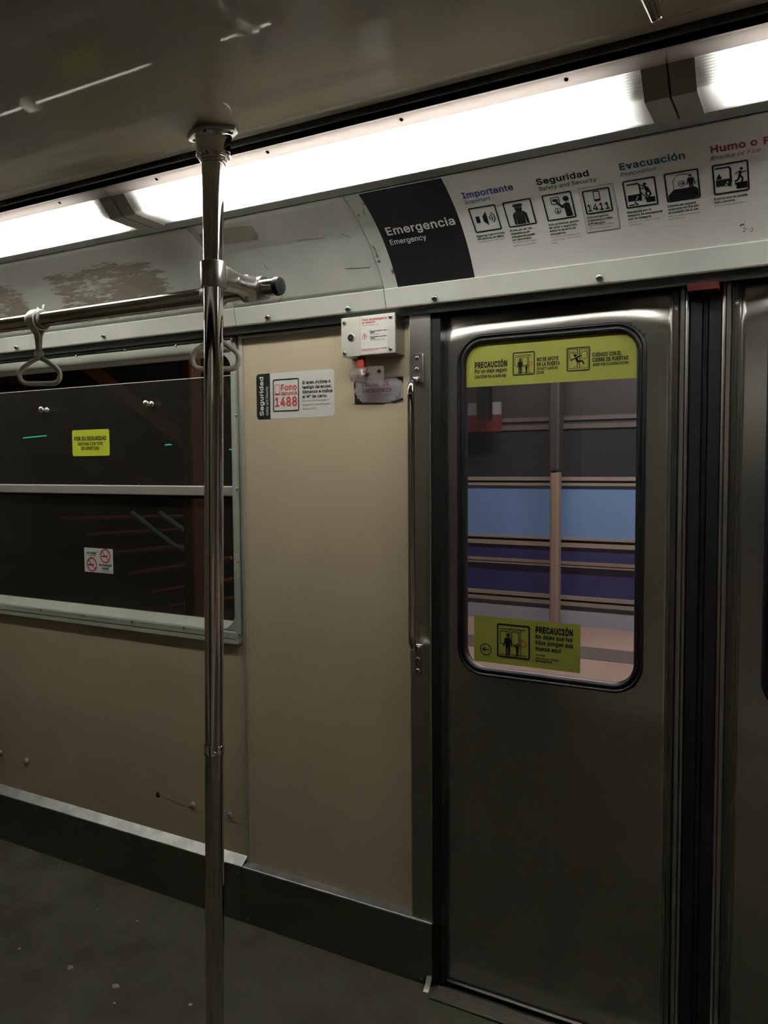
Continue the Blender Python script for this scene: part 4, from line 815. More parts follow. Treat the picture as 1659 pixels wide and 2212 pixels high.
# --------------------------------------------------------- door stickers
SG = PlaneS(YD+.006)
def zA(x, y): return (960+x*.2893, 660+y*.2893)
def zB(x, y): return (960+x*.2893, 1270+y*.2893)
gx0, gx1, gz0, gz1 = GX0+.024, GX1-.024, GZ0+.024, GZ1-.024
vl = (SG.inv(*zA(165,617))[1]+SG.inv(*zA(1445,535))[1])/2
st = thing('door_sticker', 'wide yellow caution film across the top of the door window', 'sticker', ((gx0+gx1)/2, SG.Y, vl))
f = Flat(SG); pts = [p for p in rr(gx0, gx1, gz0, gz1, .053, 8) if p[1] > vl+.01]; f.poly([(gx1, vl)]+pts[:9]+pts[9:18]+[(gx0, vl)]); f.build('film', 'yellow', st, .0006)
g = Flat(SG)
Z = .2893
g.line('PRECAUCIÓN', zA(228,468), zA(470,452), 40*Z, bold=.042); g.line('Por un viaje seguro', zA(228,507), zA(468,490), 26*Z, bold=.034); g.line('CAUTION For a safe trip', zA(228,545), zA(462,530), 20*Z, bold=.034, shear=.2)
g.line('NO SE APOYE', zA(692,417), zA(852,405), 26*Z, bold=.034); g.line('EN LA PUERTA', zA(692,452), zA(862,443), 26*Z, bold=.034)
g.line('DO NOT LEAN ON', zA(690,485), zA(848,472), 19*Z, shear=.2, bold=.024); g.line('DOOR', zA(690,512), zA(745,508), 19*Z, shear=.2, bold=.024)
g.line('CUIDADO CON EL', zA(1105,382), zA(1322,367), 27*Z, bold=.034); g.line('CIERRE DE PUERTAS', zA(1105,420), zA(1373,403), 27*Z, bold=.034); g.line('MIND THE CLOSING DOORS', zA(1108,452), zA(1377,433), 18*Z, shear=.2, bold=.024)
g.build('lettering', 'print', st, .0012)
def zig(q, x, y0, y1, n=14, a=.02):
    q.stroke([(x+(a if i % 2 else -a), y0+(y1-y0)*i/n) for i in range(n+1)], .022)
def man(q, x, y0, h, arm=True):
    """standing figure of height h"""
    q.disc(x, y0+h*.93, h*.075, h*.075); q.poly([(x-h*.13,y0+h*.82),(x+h*.13,y0+h*.82),(x+h*.10,y0+h*.42),(x-h*.10,y0+h*.42)])
    for s in (-1,1):
        q.poly([(x+s*h*.10,y0+h*.45),(x+s*h*.01,y0+h*.45),(x+s*h*.02,y0),(x+s*h*.085,y0)])
        if arm: q.poly([(x+s*h*.13,y0+h*.82),(x+s*h*.09,y0+h*.74),(x+s*h*.17,y0+h*.42),(x+s*h*.22,y0+h*.43)])
def pic_child(q):
    q.frame(0,0,1,1,.045,.06)
    q.stroke([(.08,.86),(.86,.86)], .018); q.stroke([(.08,.10),(.9,.10)], .018)
    q.frame(.09,.40,.36,.80,.02,.05); q.frame(.44,.40,.68,.80,.02,.05); q.stroke([(.40,.12),(.40,.86)], .018)
    zig(q, .72, .12, .84); man(q, .33, .05, .66); man(q, .62, .06, .38, False)
    q.stroke([(.50,.37),(.60,.35)], .03); q.stroke([(.64,.36),(.74,.45)], .03)
def pic_red(q): q.ring(.80,.47,.10,.025)
def pic_fall(q):
    q.frame(0,0,1,1,.045,.06); q.frame(.07,.10,.46,.92,.018,.03); q.frame(.54,.10,.93,.92,.018,.03)
    q.frame(.13,.50,.40,.82,.02,.06); q.frame(.62,.50,.88,.82,.02,.06); zig(q, .47, .10, .92); zig(q, .56, .10, .92)
    q.disc(.36,.66,.06); q.poly([(.36,.60),(.46,.54),(.54,.38),(.44,.36),(.38,.48)]); q.stroke([(.16,.45),(.38,.55),(.62,.64)], .05)
    q.stroke([(.48,.40),(.66,.42),(.75,.28)], .07); q.stroke([(.24,.74),(.31,.72)], .02); q.stroke([(.28,.79),(.33,.75)], .02)
def pic_arrows(q):
    for x, s in ((.34,1),(.68,-1)): q.stroke([(x-.06*s,.17),(x+.05*s,.17)], .02); q.stroke([(x,.21),(x+.05*s,.17),(x,.13)], .02)
bA = rect4(SG, zA(512,352), zA(677,340), zA(675,513), zA(510,525)); bB = rect4(SG, zA(915,318), zA(1090,303), zA(1087,482), zA(913,495))
Flat(SG).inbox(bA, pic_child).build('pictogram', 'print', st, .0012)
Flat(SG).inbox(bB, pic_fall).build('pictogram', 'print', st, .0012)
g = Flat(SG); g.sub().inbox(bA, pic_red); g.sub().inbox(bB, pic_arrows); g.build('red_mark', 'red2', st, .0016)
st, b = sticker('door_sticker', SG, zB(222,198), zB(1017,280), zB(1015,640), zB(222,540), 'yellow', .002, 'yellow caution sticker low on the door window, about children and hands', 'sticker')
g = Flat(SG); g.line('PRECAUCIÓN', zB(682,333), zB(960,360), 44*Z, bold=.042); g.line('No dejes que tus', zB(682,375), zB(957,403), 29*Z, bold=.034); g.line('hijos pongan sus', zB(682,420), zB(960,448), 29*Z, bold=.034); g.line('manos aquí', zB(682,464), zB(872,485), 29*Z, bold=.034)
g.line('CAUTION', zB(683,507), zB(752,513), 14*Z, shear=.2, bold=.034); g.line('dont let your children', zB(683,530), zB(857,547), 14*Z, shear=.2, bold=.034); g.line('put hands here', zB(683,551), zB(803,562), 14*Z, shear=.2, bold=.034)
g.build('lettering', 'print', st, .0012)
bC = rect4(SG, zB(395,260), zB(640,287), zB(640,540), zB(393,510))
Flat(SG).inbox(bC, pic_child).build('pictogram', 'print', st, .0012)
g = Flat(SG); g.inbox(bC, pic_red); g.build('red_mark', 'red2', st, .0016)
g = Flat(SG); u, v = SG.inv(*zB(310,458)); g.ring(u, v, .0165, .0022); g.stroke([(u+.009,v),(u-.008,v)], .003); g.stroke([(u-.002,v+.006),(u-.009,v),(u-.002,v-.006)], .003); g.build('arrow_symbol', 'print', st, .0012)

# =================================================================== EMERGENCY SIGN on the cove
def z3(x, y): return (700+x*.217, 330+y*.217)
def z4(x, y): return (980+x*.4093, 260+y*.4093)
def z6(x, y): return (980+x*.223, 380+y*.223)
def zz(x, y): return (1320+x*.2043, 270+y*.2043)
xb0 = xs1; xb1 = COVE.inv(1014, 545)[0]; XS = .62
es = thing('emergency_sign', 'long curved emergency instructions sign above the doors, black block at left', 'sign', (( xb0+XS)/2, -.17, 1.96))
g = Flat(COVE); g.rect(xb0, .001, xb1, CLEN-.001, 1, 24); g.build('black_block', 'print', es, .0006)
g = Flat(COVE); g.rect(xb1, .001, XS, CLEN-.001, 6, 24); g.build('white_field', 'white', es, .0006)
o = .0012
g = Flat(COVE); g.line('Emergencia', z3(635,820), z3(1312,708), 78*.217, bold=.018); g.line('Emergency', z3(668,915), z3(1025,858), 51*.217, bold=.006); g.build('lettering', 'whiteprint', es, o)
q_ = .4093
g = Flat(COVE); g.line('Importante', z4(50,410), z4(318,364), 31*q_, bold=.02); g.line('Important', z4(62,440), z4(198,418), 20*q_); g.build('lettering', 'blueprint', es, o)
g = Flat(COVE); g.line('Seguridad', z4(440,338), z4(716,291), 31*q_, bold=.02); g.line('Safety and Security', z4(452,370), z4(755,319), 20*q_, bold=.004)
caps = [
 (['Sigue las instrucciones','del personal de Metro.'], ['Follow directions from Metro staff.'], z6(225,595), z6(495,550), z6(238,650), z6(495,607), 6.4),
 (['El mal uso de los','dispositivos de','emergencia puede','ser sancionado.'], ['The misuse of train emergency','elements may be penalized.'], z6(550,540), z6(752,507), z6(578,658), z6(815,618), 6.9),
 (['Ante problemas graves','de salud o seguridad,','activa la palanca de','emergencia.'], ['Pull the emergency handle in case','of serious health, safety or security','issues.'], z6(920,483), z6(1212,437), z6(942,604), z6(1225,557), 6.9),
 (['Descienda por la','escalera de emergencia','que se instalará.'], ['Descend by the emergency ladder','that will be set.'], zz(172,937), zz(425,893), zz(185,1037), zz(522,985), 7.2),
 (['Camina de manera','ordenada en fila por','el costado de la vía.'], ['Walk in an orderly line along the','side of the track.'], zz(600,868), zz(897,822), zz(610,975), zz(940,922), 7.2),
 (['Evacúa por la puerta','más cercana.'], ['Exit through the nearest door.'], zz(1092,793), zz(1442,737), zz(1098,862), zz(1418,815), 7.6)]
for A, B, a, b, c, d, p in caps: g.block(A, a, b, 4.1, p, bold=.03)
g.build('lettering', 'print', es, o)
g = Flat(COVE)
for A, B, a, b, c, d, p in caps: g.block(B, c, d, 3.0, p-.6, shear=.15)
g.build('lettering', 'grey print', es, o)
g = Flat(COVE); g.line('Evacuación', z4(878,260), z4(1222,200), 35*q_, bold=.02); g.line('Evacuation', z4(882,293), z4(1068,262), 20*q_, shear=.2); g.build('lettering', 'tealprint', es, o)
g = Flat(COVE); g.line('Humo o', z4(1357,170), z4(1605,128), 37*q_, bold=.02); g.line('Fuego', z4(1637,122), z4(1852,87), 37*q_, bold=.02); g.line('Smoke or Fire', z4(1357,208), z4(1622,164), 22*q_, shear=.2); g.build('lettering', 'redprint', es, o)
def p_speaker(q):
    q.frame(0,0,1,1,.05,.06); q.rect(.16,.37,.30,.63); q.poly([(.42,.40),(.42,.60),(.58,.78),(.58,.22)])
    for r in (.10,.18,.27): q.ring(.60,.5,r,.035,n=10,a0=-50,a1=50)
def p_guard(q):
    q.frame(0,0,1,1,.05,.06); q.poly([(.30,.80),(.36,.86),(.62,.86),(.68,.80),(.62,.74),(.36,.74)]); q.poly([(.36,.72),(.62,.72),(.61,.64),(.37,.64)])
    q.add(*_arc(.49,.66,.125,180,360)); q.poly([(.24,.08),(.24,.46),(.34,.56),(.64,.56),(.74,.46),(.76,.08),(.67,.08),(.64,.38),(.64,.08),(.34,.08),(.34,.38),(.32,.08)])
def _arc(x, y, r, a0, a1, n=14):
    pts = [(x+r*math.cos(math.radians(a0+(a1-a0)*i/n)), y+r*math.sin(math.radians(a0+(a1-a0)*i/n))) for i in range(n+1)]
    return pts, [tuple(range(n+1))]
def p_brake(q):
    q.frame(0,0,1,1,.05,.06); q.frame(.26,.58,.56,.86,.03,.04); q.rect(.32,.68,.50,.78); q.disc(.77,.74,.10)
    q.poly([(.40,.66),(.48,.68),(.60,.52),(.74,.60),(.86,.56),(.90,.08),(.68,.08),(.66,.42),(.58,.40)]); q.ring(.42,.33,.11,.022); q.stroke([(.42,.40),(.42,.27)], .03); q.stroke([(.37,.32),(.42,.26),(.47,.32)], .03)
def p_1411(q):
    q.frame(0,0,1,1,.055,.06); q.ringpts(rr(.38,.62,.50,.92,.04,4), rr(.41,.59,.58,.88,.005,4)); q.ring(.50,.54,.02,.012)
    q.put('1411', .09, .12, .27, width=.80, bold=.015)
def p_descend(q):
    q.frame(0,0,1,1,.05,.06); q.stroke([(.12,.84),(.46,.84)], .05); q.stroke([(.44,.85),(.50,.78),(.50,.34),(.48,.24)], .055)
    q.poly([(.10,.24),(.10,.46),(.50,.46),(.50,.20),(.40,.24)]); q.stroke([(.48,.56),(.68,.26)], .035); q.rect(.60,.24,.92,.30); q.rect(.64,.12,.92,.25)
    q.disc(.66,.78,.05); q.poly([(.64,.72),(.74,.66),(.80,.52),(.70,.46),(.64,.58)]); q.stroke([(.54,.76),(.66,.70)], .04); q.stroke([(.54,.62),(.66,.66)], .04)
    q.stroke([(.74,.56),(.66,.44),(.70,.32)], .06); q.stroke([(.76,.52),(.80,.42),(.74,.30)], .06); q.stroke([(.10,.10),(.28,.12)], .04); q.stroke([(.28,.20),(.38,.08)], .05)
def p_walk(q):
    q.frame(0,0,1,1,.05,.06); q.poly([(.06,.06),(.06,.22),(.24,.40),(.86,.40),(.94,.32),(.94,.06)])
    q.stroke([(.24,.40),(.24,.66),(.30,.80),(.42,.88),(.54,.90),(.68,.86),(.76,.76)], .018); q.ring(.48,.56,.10,.018); q.stroke([(.42,.56),(.54,.56)], .025); q.stroke([(.50,.61),(.55,.56),(.50,.51)], .025); man(q, .75, .24, .60)
def p_fire(q):
    q.frame(0,0,1,1,.05,.06); q.stroke([(.08,.86),(.46,.86)], .05); q.stroke([(.44,.88),(.50,.80),(.50,.36),(.46,.24)], .06); q.poly([(.08,.26),(.08,.48),(.50,.48),(.50,.20),(.40,.26)])
    q.poly([(.10,.50),(.12,.58),(.16,.62),(.18,.70),(.22,.60),(.25,.54),(.24,.49)]); q.rect(.60,.24,.94,.31); q.rect(.64,.10,.94,.25)
    q.disc(.80,.74,.045); q.poly([(.74,.68),(.81,.67),(.78,.50),(.70,.50)]); q.stroke([(.92,.64),(.82,.62),(.74,.66),(.62,.60)], .035); q.stroke([(.74,.52),(.70,.40),(.60,.34)], .055); q.stroke([(.76,.52),(.82,.42),(.80,.30)], .055)
def p_dots(q): q.disc(.36,.30,.025); q.disc(.40,.37,.025)
FR = [(z6(138,315),z6(400,268),z6(470,512),z6(215,553),p_speaker),(z6(468,258),z6(742,208),z6(810,458),z6(540,502),p_guard),(z6(848,187),z6(1135,138),z6(1193,395),z6(912,442),p_brake),
      (zz(115,597),zz(465,533),zz(503,833),zz(163,887),p_descend),(zz(555,515),zz(922,450),zz(952,765),zz(590,818),p_walk),(zz(1062,425),zz(1452,360),zz(1468,685),zz(1090,742),p_fire)]
for a, b, c, d, fn in FR:
    bx = rect4(COVE, a, b, c, d); pc = Flat(COVE).inbox(bx, fn).build('pictogram', 'print', es, o)
    if fn in (p_descend, p_fire): Flat(COVE).inbox(bx, p_dots).build('lamp_dots', 'white', pc, .0018)
bx = rect4(COVE, z6(1208,122), z6(1540,65), z6(1612,505), z6(1288,550))
y_, z_ = cove(bx[1])
st = thing('phone_sticker', 'pale pasted sticker with number 1411 on the emergency sign', 'sticker', ((bx[0]+bx[2])/2, y_, z_))
g = Flat(COVE); g.rect(*bx, 2, 10); g.build('sticker_edge', 'grey print', st, .0014)
g = Flat(COVE); g.rect(bx[0]+.0007, bx[1]+.0007, bx[2]-.0007, bx[3]-.0007, 2, 10); g.build('film', 'white2', st, .0018)
Flat(COVE).inbox(rect4(COVE, z6(1238,145), z6(1505,95), z6(1550,332), z6(1290,372)), p_1411).build('pictogram', 'print', st, .0026)
g = Flat(COVE); g.block(['Ante emergencias','contáctanos e indica','el N° de carro.'], z6(1293,410), z6(1503,378), 4.1, 6.9, bold=.03); g.build('lettering', 'print', st, .0026)
g = Flat(COVE); g.block(['Contact us in case of emergency','and provide the car number.'], z6(1305,490), z6(1558,452), 3.0, 6.3, shear=.15); g.build('lettering', 'grey print', st, .0026)
g = Flat(COVE)
for i in range(16):
    u, v = COVE.inv(1606+random.gauss(0,6), 490+random.gauss(0,7)); g.disc(u, v, random.uniform(.0006,.0016), n=7)
u, v = COVE.inv(1623,497); g.stroke([(u-.002,v-.003),(u+.003,v-.001),(u+.003,v+.004),(u-.001,v+.005)], .0012)
g.build('scuff_marks', 'grime', es, .0014)

# =================================================================== PANEL STICKERS
S0 = PlaneS(-.001)
def z5(x, y): return (500+x*.2773, 650+y*.2773)
k5 = .2773
st, b = sticker('security_sticker', S0, z5(197,565), z5(803,535), z5(803,905), z5(197,918), 'white2', .011, 'white and black rounded sticker with red number 1488 on the cream panel', 'sticker')
xk = S0.inv(*z5(303,740))[0]
g = Flat(S0); pts = [p for p in rr(b[0], b[2], b[1], b[3], .011, 5) if p[0] < b[0]+.012]; g.poly(pts[:6]+pts[6:]+[(xk, b[1]), (xk, b[3])]); g.build('black_strip', 'print', st, .0009)
g = Flat(S0)
u, v0 = S0.inv(*z5(253,895)); v1 = S0.inv(*z5(253,592))[1]; g.sub().put('Seguridad', u, v0, abs(S0.inv(*z5(222,740))[0]-u), width=v1-v0, bold=.02, rot=1)
u2, v1 = S0.inv(*z5(286,665)); g.sub().put('Safety and Security', u2, v0, abs(S0.inv(*z5(269,740))[0]-u2), width=v1-v0, shear=.2, rot=1)
g.build('lettering', 'whiteprint', st, .0014)
bx = rect4(S0, z5(325,612), z5(528,600), z5(528,855), z5(325,866))
g = Flat(S0); g.frame(*bx, .0035, .005)
g.block(['Si eres víctima o','testigo de acoso,','llámanos e indica','el N° de carro.'], z5(553,645), z5(773,637), 23*k5, 36.5*k5, bold=.025); g.build('lettering', 'print', st, .0014)
g = Flat(S0); g.block(['If you are victim or witness of','harassment, call us and report','the car number.'], z5(553,785), z5(768,777), 15*k5, 30*k5, shear=.2); g.build('lettering', 'grey print', st, .0014)
g = Flat(S0); g.line('Fono', z5(388,697), z5(510,690), 44*k5, bold=.02); g.line('denuncia', z5(388,734), z5(512,728), 28*k5, bold=.015); g.line('1488', z5(342,822), z5(512,816), 68*k5, bold=.02)
pa = S0.inv(*z5(340,735)); pb = S0.inv(*z5(378,650)); g.frame(pa[0], pa[1], pb[0], pb[1], .0014, .002); g.rect(pa[0], pa[1]+.001, pb[0], pa[1]+.005); g.build('lettering', 'red2', st, .0014)

# ---- emergency brake box
def zb(x, y): return (720+x*.1085, 660+y*.1085)
Xr = at(875, 766, 0).x; YF = atx(854, 761.4, Xr).y
YF = max(-.075, min(-.035, YF)); SB = PlaneS(YF)
bb = rect4(SB, zb(160,265), zb(1235,130), zb(1235,935), zb(165,1045))
bk = thing('emergency_brake_box', 'steel box with red and white instructions at top of the cream panel', 'box', ((bb[0]+bb[2])/2, -.001, bb[1]))
MB().box(bb[0], bb[2], YF+.002, -.001, bb[1], bb[3], .0025).build('housing', 'steel', bk, smooth=False)
xs_ = SB.inv(*zb(535,600))[0]
MB().box(bb[0], xs_-.0006, YF-.001, YF+.004, bb[1], bb[3], .0012).build('key_plate', 'plate', bk, smooth=False)
MB().box(xs_+.0006, bb[2], YF-.0025, YF+.004, bb[1]+.001, bb[3], .0012).build('cover_plate', 'plate', bk, smooth=False)
for p in ((228,345),(230,955),(1148,228),(1145,860)):
    u, v = SB.inv(*zb(*p)); disc_screw((u, YF-.002, v), (0,-1,0), .0055, parent=bk, h=.005, ang=random.uniform(0,3))
u, v = SB.inv(*zb(358,640)); lk = MB().lathe([(.011,-.001),(.011,.0022),(.0098,.0028),(.0088,.0022),(.0088,0)], (u, YF-.001, v), (0,-1,0), 24).build('lock_ring', 'alu', bk)
MB().lathe([(.0094,-.001),(.0094,.0031),(.007,.0032),(0,.0032)], (u, YF-.001, v), (0,-1,0), 24).build('keyhole', 'black', lk)
MB().prismy([(u-.0022,v-.003),(u+.0022,v-.003),(u,v+.002)], YF-.0050, YF-.0030).build('key_pin', 'darktrim', lk, smooth=False)
SBL = PlaneS(YF-.0025)
lb = rect4(SBL, zb(548,215), zb(1082,178), zb(1090,915), zb(565,965))
L_ = Flat(SBL); L_.poly(rr(*[lb[0],lb[2],lb[1],lb[3]], .003, 4)); L_ = L_.build('instruction_label', 'white2', bk, .0005); L_['label'] = 'white label in red and black print'
k_ = .1085
g = Flat(SBL); g.line('Freno de emergencia', zb(572,312), zb(1068,262), 46*k_, bold=.02); g.line('en estación', zb(572,368), zb(838,340), 42*k_, bold=.02); g.line('In station emergency brake', zb(572,415), zb(910,380), 26*k_, shear=.15)
g.line('Su mal uso retrasa tu viaje y el de todos', zb(572,893), zb(1070,850), 26*k_, bold=.02); g.line('Misuse delays your trip and others', zb(572,921), zb(888,893), 20*k_, shear=.15)
u, v = SBL.inv(*zb(628,618)); g.ring(u, v, .0078, .0011); g.rect(u-.0009, v-.005, u+.0009, v+.003); g.poly([(u-.0035,v+.001),(u,v+.0055),(u+.0035,v+.001)]); g.build('lettering', 'red2', L_, .0010)
g = Flat(SBL); g.line('1  Remueva la protección y tire la', zb(712,530), zb(1068,492), 26*k_, bold=.03); g.line('palanca.', zb(740,555), zb(832,545), 26*k_, bold=.03); g.line('Pull the lever', zb(740,590), zb(920,570), 22*k_)
g.line('2  Verás salidas en la próxima', zb(712,645), zb(1062,608), 26*k_, bold=.03); g.line('estación.', zb(740,672), zb(838,660), 26*k_, bold=.03); g.line('Exit at the next station', zb(740,705), zb(1025,675), 22*k_); g.build('lettering', 'print', L_, .0010)
# lever under the box
lx, lz = SB.inv(*zb(610,1060)); lx = at(*zb(600,1100), YF+.025).x; zl0 = at(*zb(600,1330), YF+.02).z; zl1 = bb[1]
lv = MB()
lv.prismy([(lx-.008,zl1+.004),(lx+.009,zl1+.004),(lx+.011,zl0),(lx-.013,zl0)], YF+.008, YF+.022)
lv.prismy([(lx+.006,zl0-.001),(lx+.027,zl0-.004),(lx+.010,zl0-.014),(lx-.010,zl0-.016),(lx-.012,zl0)], YF+.004, YF+.026)
lv.build('lever', 'lever', bk, smooth=False)
# clear plastic guard hung round the lever: rounded front shell and a tab to the right
SGd = PlaneS(YF)
gl = rect4(SGd, zb(305,1230), zb(630,1205), zb(640,1560), zb(380,1560))
rows = []
for i in range(9):
    a = i/8; xx = gl[0]+(gl[2]-gl[0])*a; dep = .020*math.sin(PI*min(1, .12+a*.9))
    ri = .0
    zt = gl[3]-.004*(1-a); zb_ = gl[1]+.006*(1-a)
    rows.append([(xx, YF+.004-dep*.6, zb_+.004), (xx, YF-.004-dep*.4, (zt+zb_)/2), (xx, YF+.004-dep*.6, zt-.003), (xx, YF+.022, zt), (xx, YF+.024, zt-.002), (xx, YF+.006-dep*.6+.002, zt-.006), (xx, YF-.002-dep*.4, (zt+zb_)/2), (xx, YF+.006-dep*.6+.002, zb_+.006), (xx, YF+.024, zb_+.002), (xx, YF+.022, zb_)])
gd = MB().loops(rows, cap0=True, cap1=True)
tb = rect4(SGd, zb(630,1210), zb(960,1180), zb(960,1540), zb(640,1570))
gd.prismy(rr(tb[0]-.002, tb[2], tb[1], tb[3], .006, 4), YF+.012, YF+.0145)
gdo = gd.build('clear_guard', 'clear', bk)
u, v = SGd.inv(*zb(872,1298)); MB().lathe([(.0042,-.003),(.0042,.0035),(.003,.0045),(0,.005)], (u, YF+.012, v), (0,-1,0), 14).build('guard_bolt', 'black', gdo)
# ---- plaque below it
bp_ = rect4(S0, zb(415,1440), zb(1395,1412), zb(1395,1915), zb(430,1965))
pq = thing('brake_plaque', 'worn metal plaque with red capitals below the emergency brake box', 'plaque', ((bp_[0]+bp_[2])/2, -.001, bp_[1]))
MB().box(bp_[0], bp_[2], -.0022, -.001, bp_[1], bp_[3]).build('plate', 'plaque', pq, smooth=False)
SP = PlaneS(-.0022)
g = Flat(SP); g.frame(bp_[0]+.003, bp_[1]+.004, bp_[2]-.008, bp_[3]-.005, .0007); g.line('FRENO  DE', zb(580,1612), zb(1115,1590), 78*k_, bold=.006); g.line('EMERGENCIA', zb(592,1745), zb(1165,1713), 76*k_, bold=.006)
g.line('ACCIONE SOLO EN CASO DE EMERGENCIA', zb(600,1800), zb(1150,1768), 22*k_); g.line('SU USO INDEBIDO SERÁ SANCIONADO', zb(640,1842), zb(1110,1812), 22*k_); g.line('CONFORME AL CÓDIGO PENAL', zb(685,1880), zb(1060,1858), 22*k_); g.build('lettering', 'redprint', pq, .0005)
def pqp(pts): return [SP.inv(*zb(*p)) for p in pts]
g = Flat(SP); g.poly(pqp([(1240,1420),(1393,1414),(1393,1560),(1350,1490),(1300,1470)])); g.poly(pqp([(1120,1930),(1380,1830),(1395,1880),(1240,1935)])); g.poly(pqp([(432,1960),(425,1720),(470,1800),(540,1900),(600,1960)])); g.poly(pqp([(412,1540),(440,1540),(450,1600),(415,1690)])); g.poly(pqp([(500,1962),(560,1940),(1000,1935),(1130,1920),(1000,1955)]))
g.build('grime', 'grime', pq, .0008)
rivet((SP.inv(*zb(485,1845))[0], -.0022, SP.inv(*zb(485,1845))[1]), (0,-1,0), .0022, pq, h=.0015)

# ---- door handle on the pillar
YP = -.026
def zh(x, y): return (840+x*.389, 640+y*.389)
SPl = PlaneS(YP)
pu = rect4(SPl, zh(138,318), zh(196,318), zh(196,490), zh(138,490)); pw = rect4(SPl, zh(148,1930), zh(196,1930), zh(196,2100), zh(148,2100))
hd = thing('grab_handle', 'long polished grab bar on the stainless door pillar', 'handle', ((pu[0]+pu[2])/2, YP, pw[1]))
for q in (pu, pw):
    mp = MB(); pts = rr(q[0], q[2], q[1], q[3], .006, 5); c2 = rr(q[0]+.0015, q[2]-.0015, q[1]+.0015, q[3]-.0015, .005, 5)
    mp.loops([[(x,YP+.0005,z) for x,z in pts], [(x,YP-.006,z) for x,z in pts], [(x,YP-.0075,z) for x,z in c2]], cap0=True, cap1=True)
    mp.build('mount_plate', 'cast', hd)
for p in ((162,345),(162,408),(168,2012),(168,2075)):
    u, v = SPl.inv(*zh(*p)); disc_screw((u, YP-.0068, v), (0,-1,0), .0062, parent=hd, h=.004, ang=random.uniform(.4,1.2))
xc = (pu[0]+pu[2])/2; zu = SPl.inv(*zh(170,465))[1]; zw = SPl.inv(*zh(168,1952))[1]; so = .050
pts = [(xc, YP-.006, zu), (xc, YP-.020, zu-.001), (xc, YP-.034, zu-.006), (xc, YP-.044, zu-.015), (xc, YP-so+.001, zu-.028), (xc, YP-so, zu-.045)]
pts += [(xc, YP-so, zu-.045+(zw+.045-zu+.045)*i/8) for i in range(1, 9)]
pts += [(xc, YP-so+.001, zw+.028), (xc, YP-.044, zw+.015), (xc, YP-.034, zw+.006), (xc, YP-.020, zw+.001), (xc, YP-.006, zw)]
MB().tube(pts, .0098, 18).build('grip_bar', 'chrome', hd, angle=60)

# =================================================================== LAMPS
def lamp(x0, x1, label):
    t = thing('ceiling_lamp', label, 'lamp', ((x0+x1)/2, -.40, 2.151), 'strip lamps along the ceiling edge')
    # opaque back tray
    MB().extrude([(-.3255,2.1545),(-.3255,2.235),(-.490,2.235),(-.490,2.2125),(-.487,2.2125),(-.487,2.232),(-.3285,2.232),(-.3285,2.1545)], x0+.001, x1-.001).build('tray', 'housing', t, smooth=False)
    # bright frame flange with screw holes
    fl_ = MB().extrude([(-.4725,2.1935),(-.4745,2.191),(-.498,2.2045),(-.4985,2.208),(-.490,2.212),(-.476,2.1965)], x0+.001, x1-.001).build('frame_flange', 'flange', t, smooth=False)
    for px, py in ((1223,173),(867,261),(578,330),(338,390)):
        q = at(px, py, -.489)
        q = Vector((x0+((q.x-(-1.661)) % 1.396), -.4885, 2.1995)); nrm = Vector((0,-.0135,-.0235)).normalized()
        MB().lathe([(.0042,-.001),(.0042,.0008)], q, nrm, 12).build('screw_hole', 'black', fl_)
    # ribbed lens
    P = [(-.3245,2.1512),(-.4295,2.1535),(-.4725,2.1975)]; prof = []
    for (a, b), n in (((P[0],P[1]),52),((P[1],P[2]),24)):
        for i in range(n):
            s = i/n; dx, dz = b[0]-a[0], b[1]-a[1]; l = math.hypot(dx,dz); k = (.0005 if i % 2 else -.0005)
            prof.append((a[0]+dx*s-dz/l*k, a[1]+dz*s+dx/l*k))
    prof.append(P[2])
    MB().extrude(prof, x0+.044, x1-.044, closed=False).build('lens', 'lens', t, smooth=False)
    MB().cyl((x0+.125,-.392,2.196), (x1-.125,-.392,2.196), .013, n=16).build('tube', 'tube', t)
    for xa_, sg in ((x0+.0458, 1), (x1-.0458, -1)):
        sk = MB(); pr_ = [(-.329,2.1560),(-.4285,2.1580),(-.4655,2.1965),(-.4655,2.210),(-.40,2.230),(-.329,2.230)]
        A_ = [sk.bm.verts.new((xa_, y, z)) for y, z in pr_]
        B_ = [sk.bm.verts.new((xa_+sg*.035, y, z+.004)) for y, z in pr_]
        C_ = [sk.bm.verts.new((xa_+sg*.075, -.392+(y+.392)*.55, 2.202+(z-2.202)*.45)) for y, z in pr_]
        for U, V in ((A_, B_), (B_, C_)):
            for i in range(6): sk.bm.faces.new((U[i], U[(i+1)%6], V[(i+1)%6], V[i]))
        sk.bm.faces.new(A_[::-1]); sk.bm.faces.new(C_)
        sk.build('tube_socket', 'socket', t, smooth=False)
    for a, b in ((x0+.0015, x0+.0455), (x1-.0455, x1-.0015)):
        e = MB(); e.extrude([(-.3245,2.1480),(-.432,2.1495),(-.4770,2.1965),(-.4745,2.2035),(-.40,2.232),(-.3245,2.232)], a, b)
        e.build('end_cap', 'endcap', t, smooth=False)
    return t
LA = lamp(-1.661, -.2635, 'lit strip lamp in the middle, behind the pole')
def relabel(o, l): o['label'] = l; return o
LB = relabel(copy_tree(LA, None, (1.3985,0,0)), 'lit strip lamp at the upper right corner, right of the double cap')
LC = relabel(copy_tree(LA, None, (-1.3985,0,0)), 'lit strip lamp at the left edge of the photo')
LDm = relabel(copy_tree(LA, None, (-2.797,0,0)), 'unseen strip lamp added farther along the car, beyond the left edge')  # added out of view, continues the row and lights the left wall

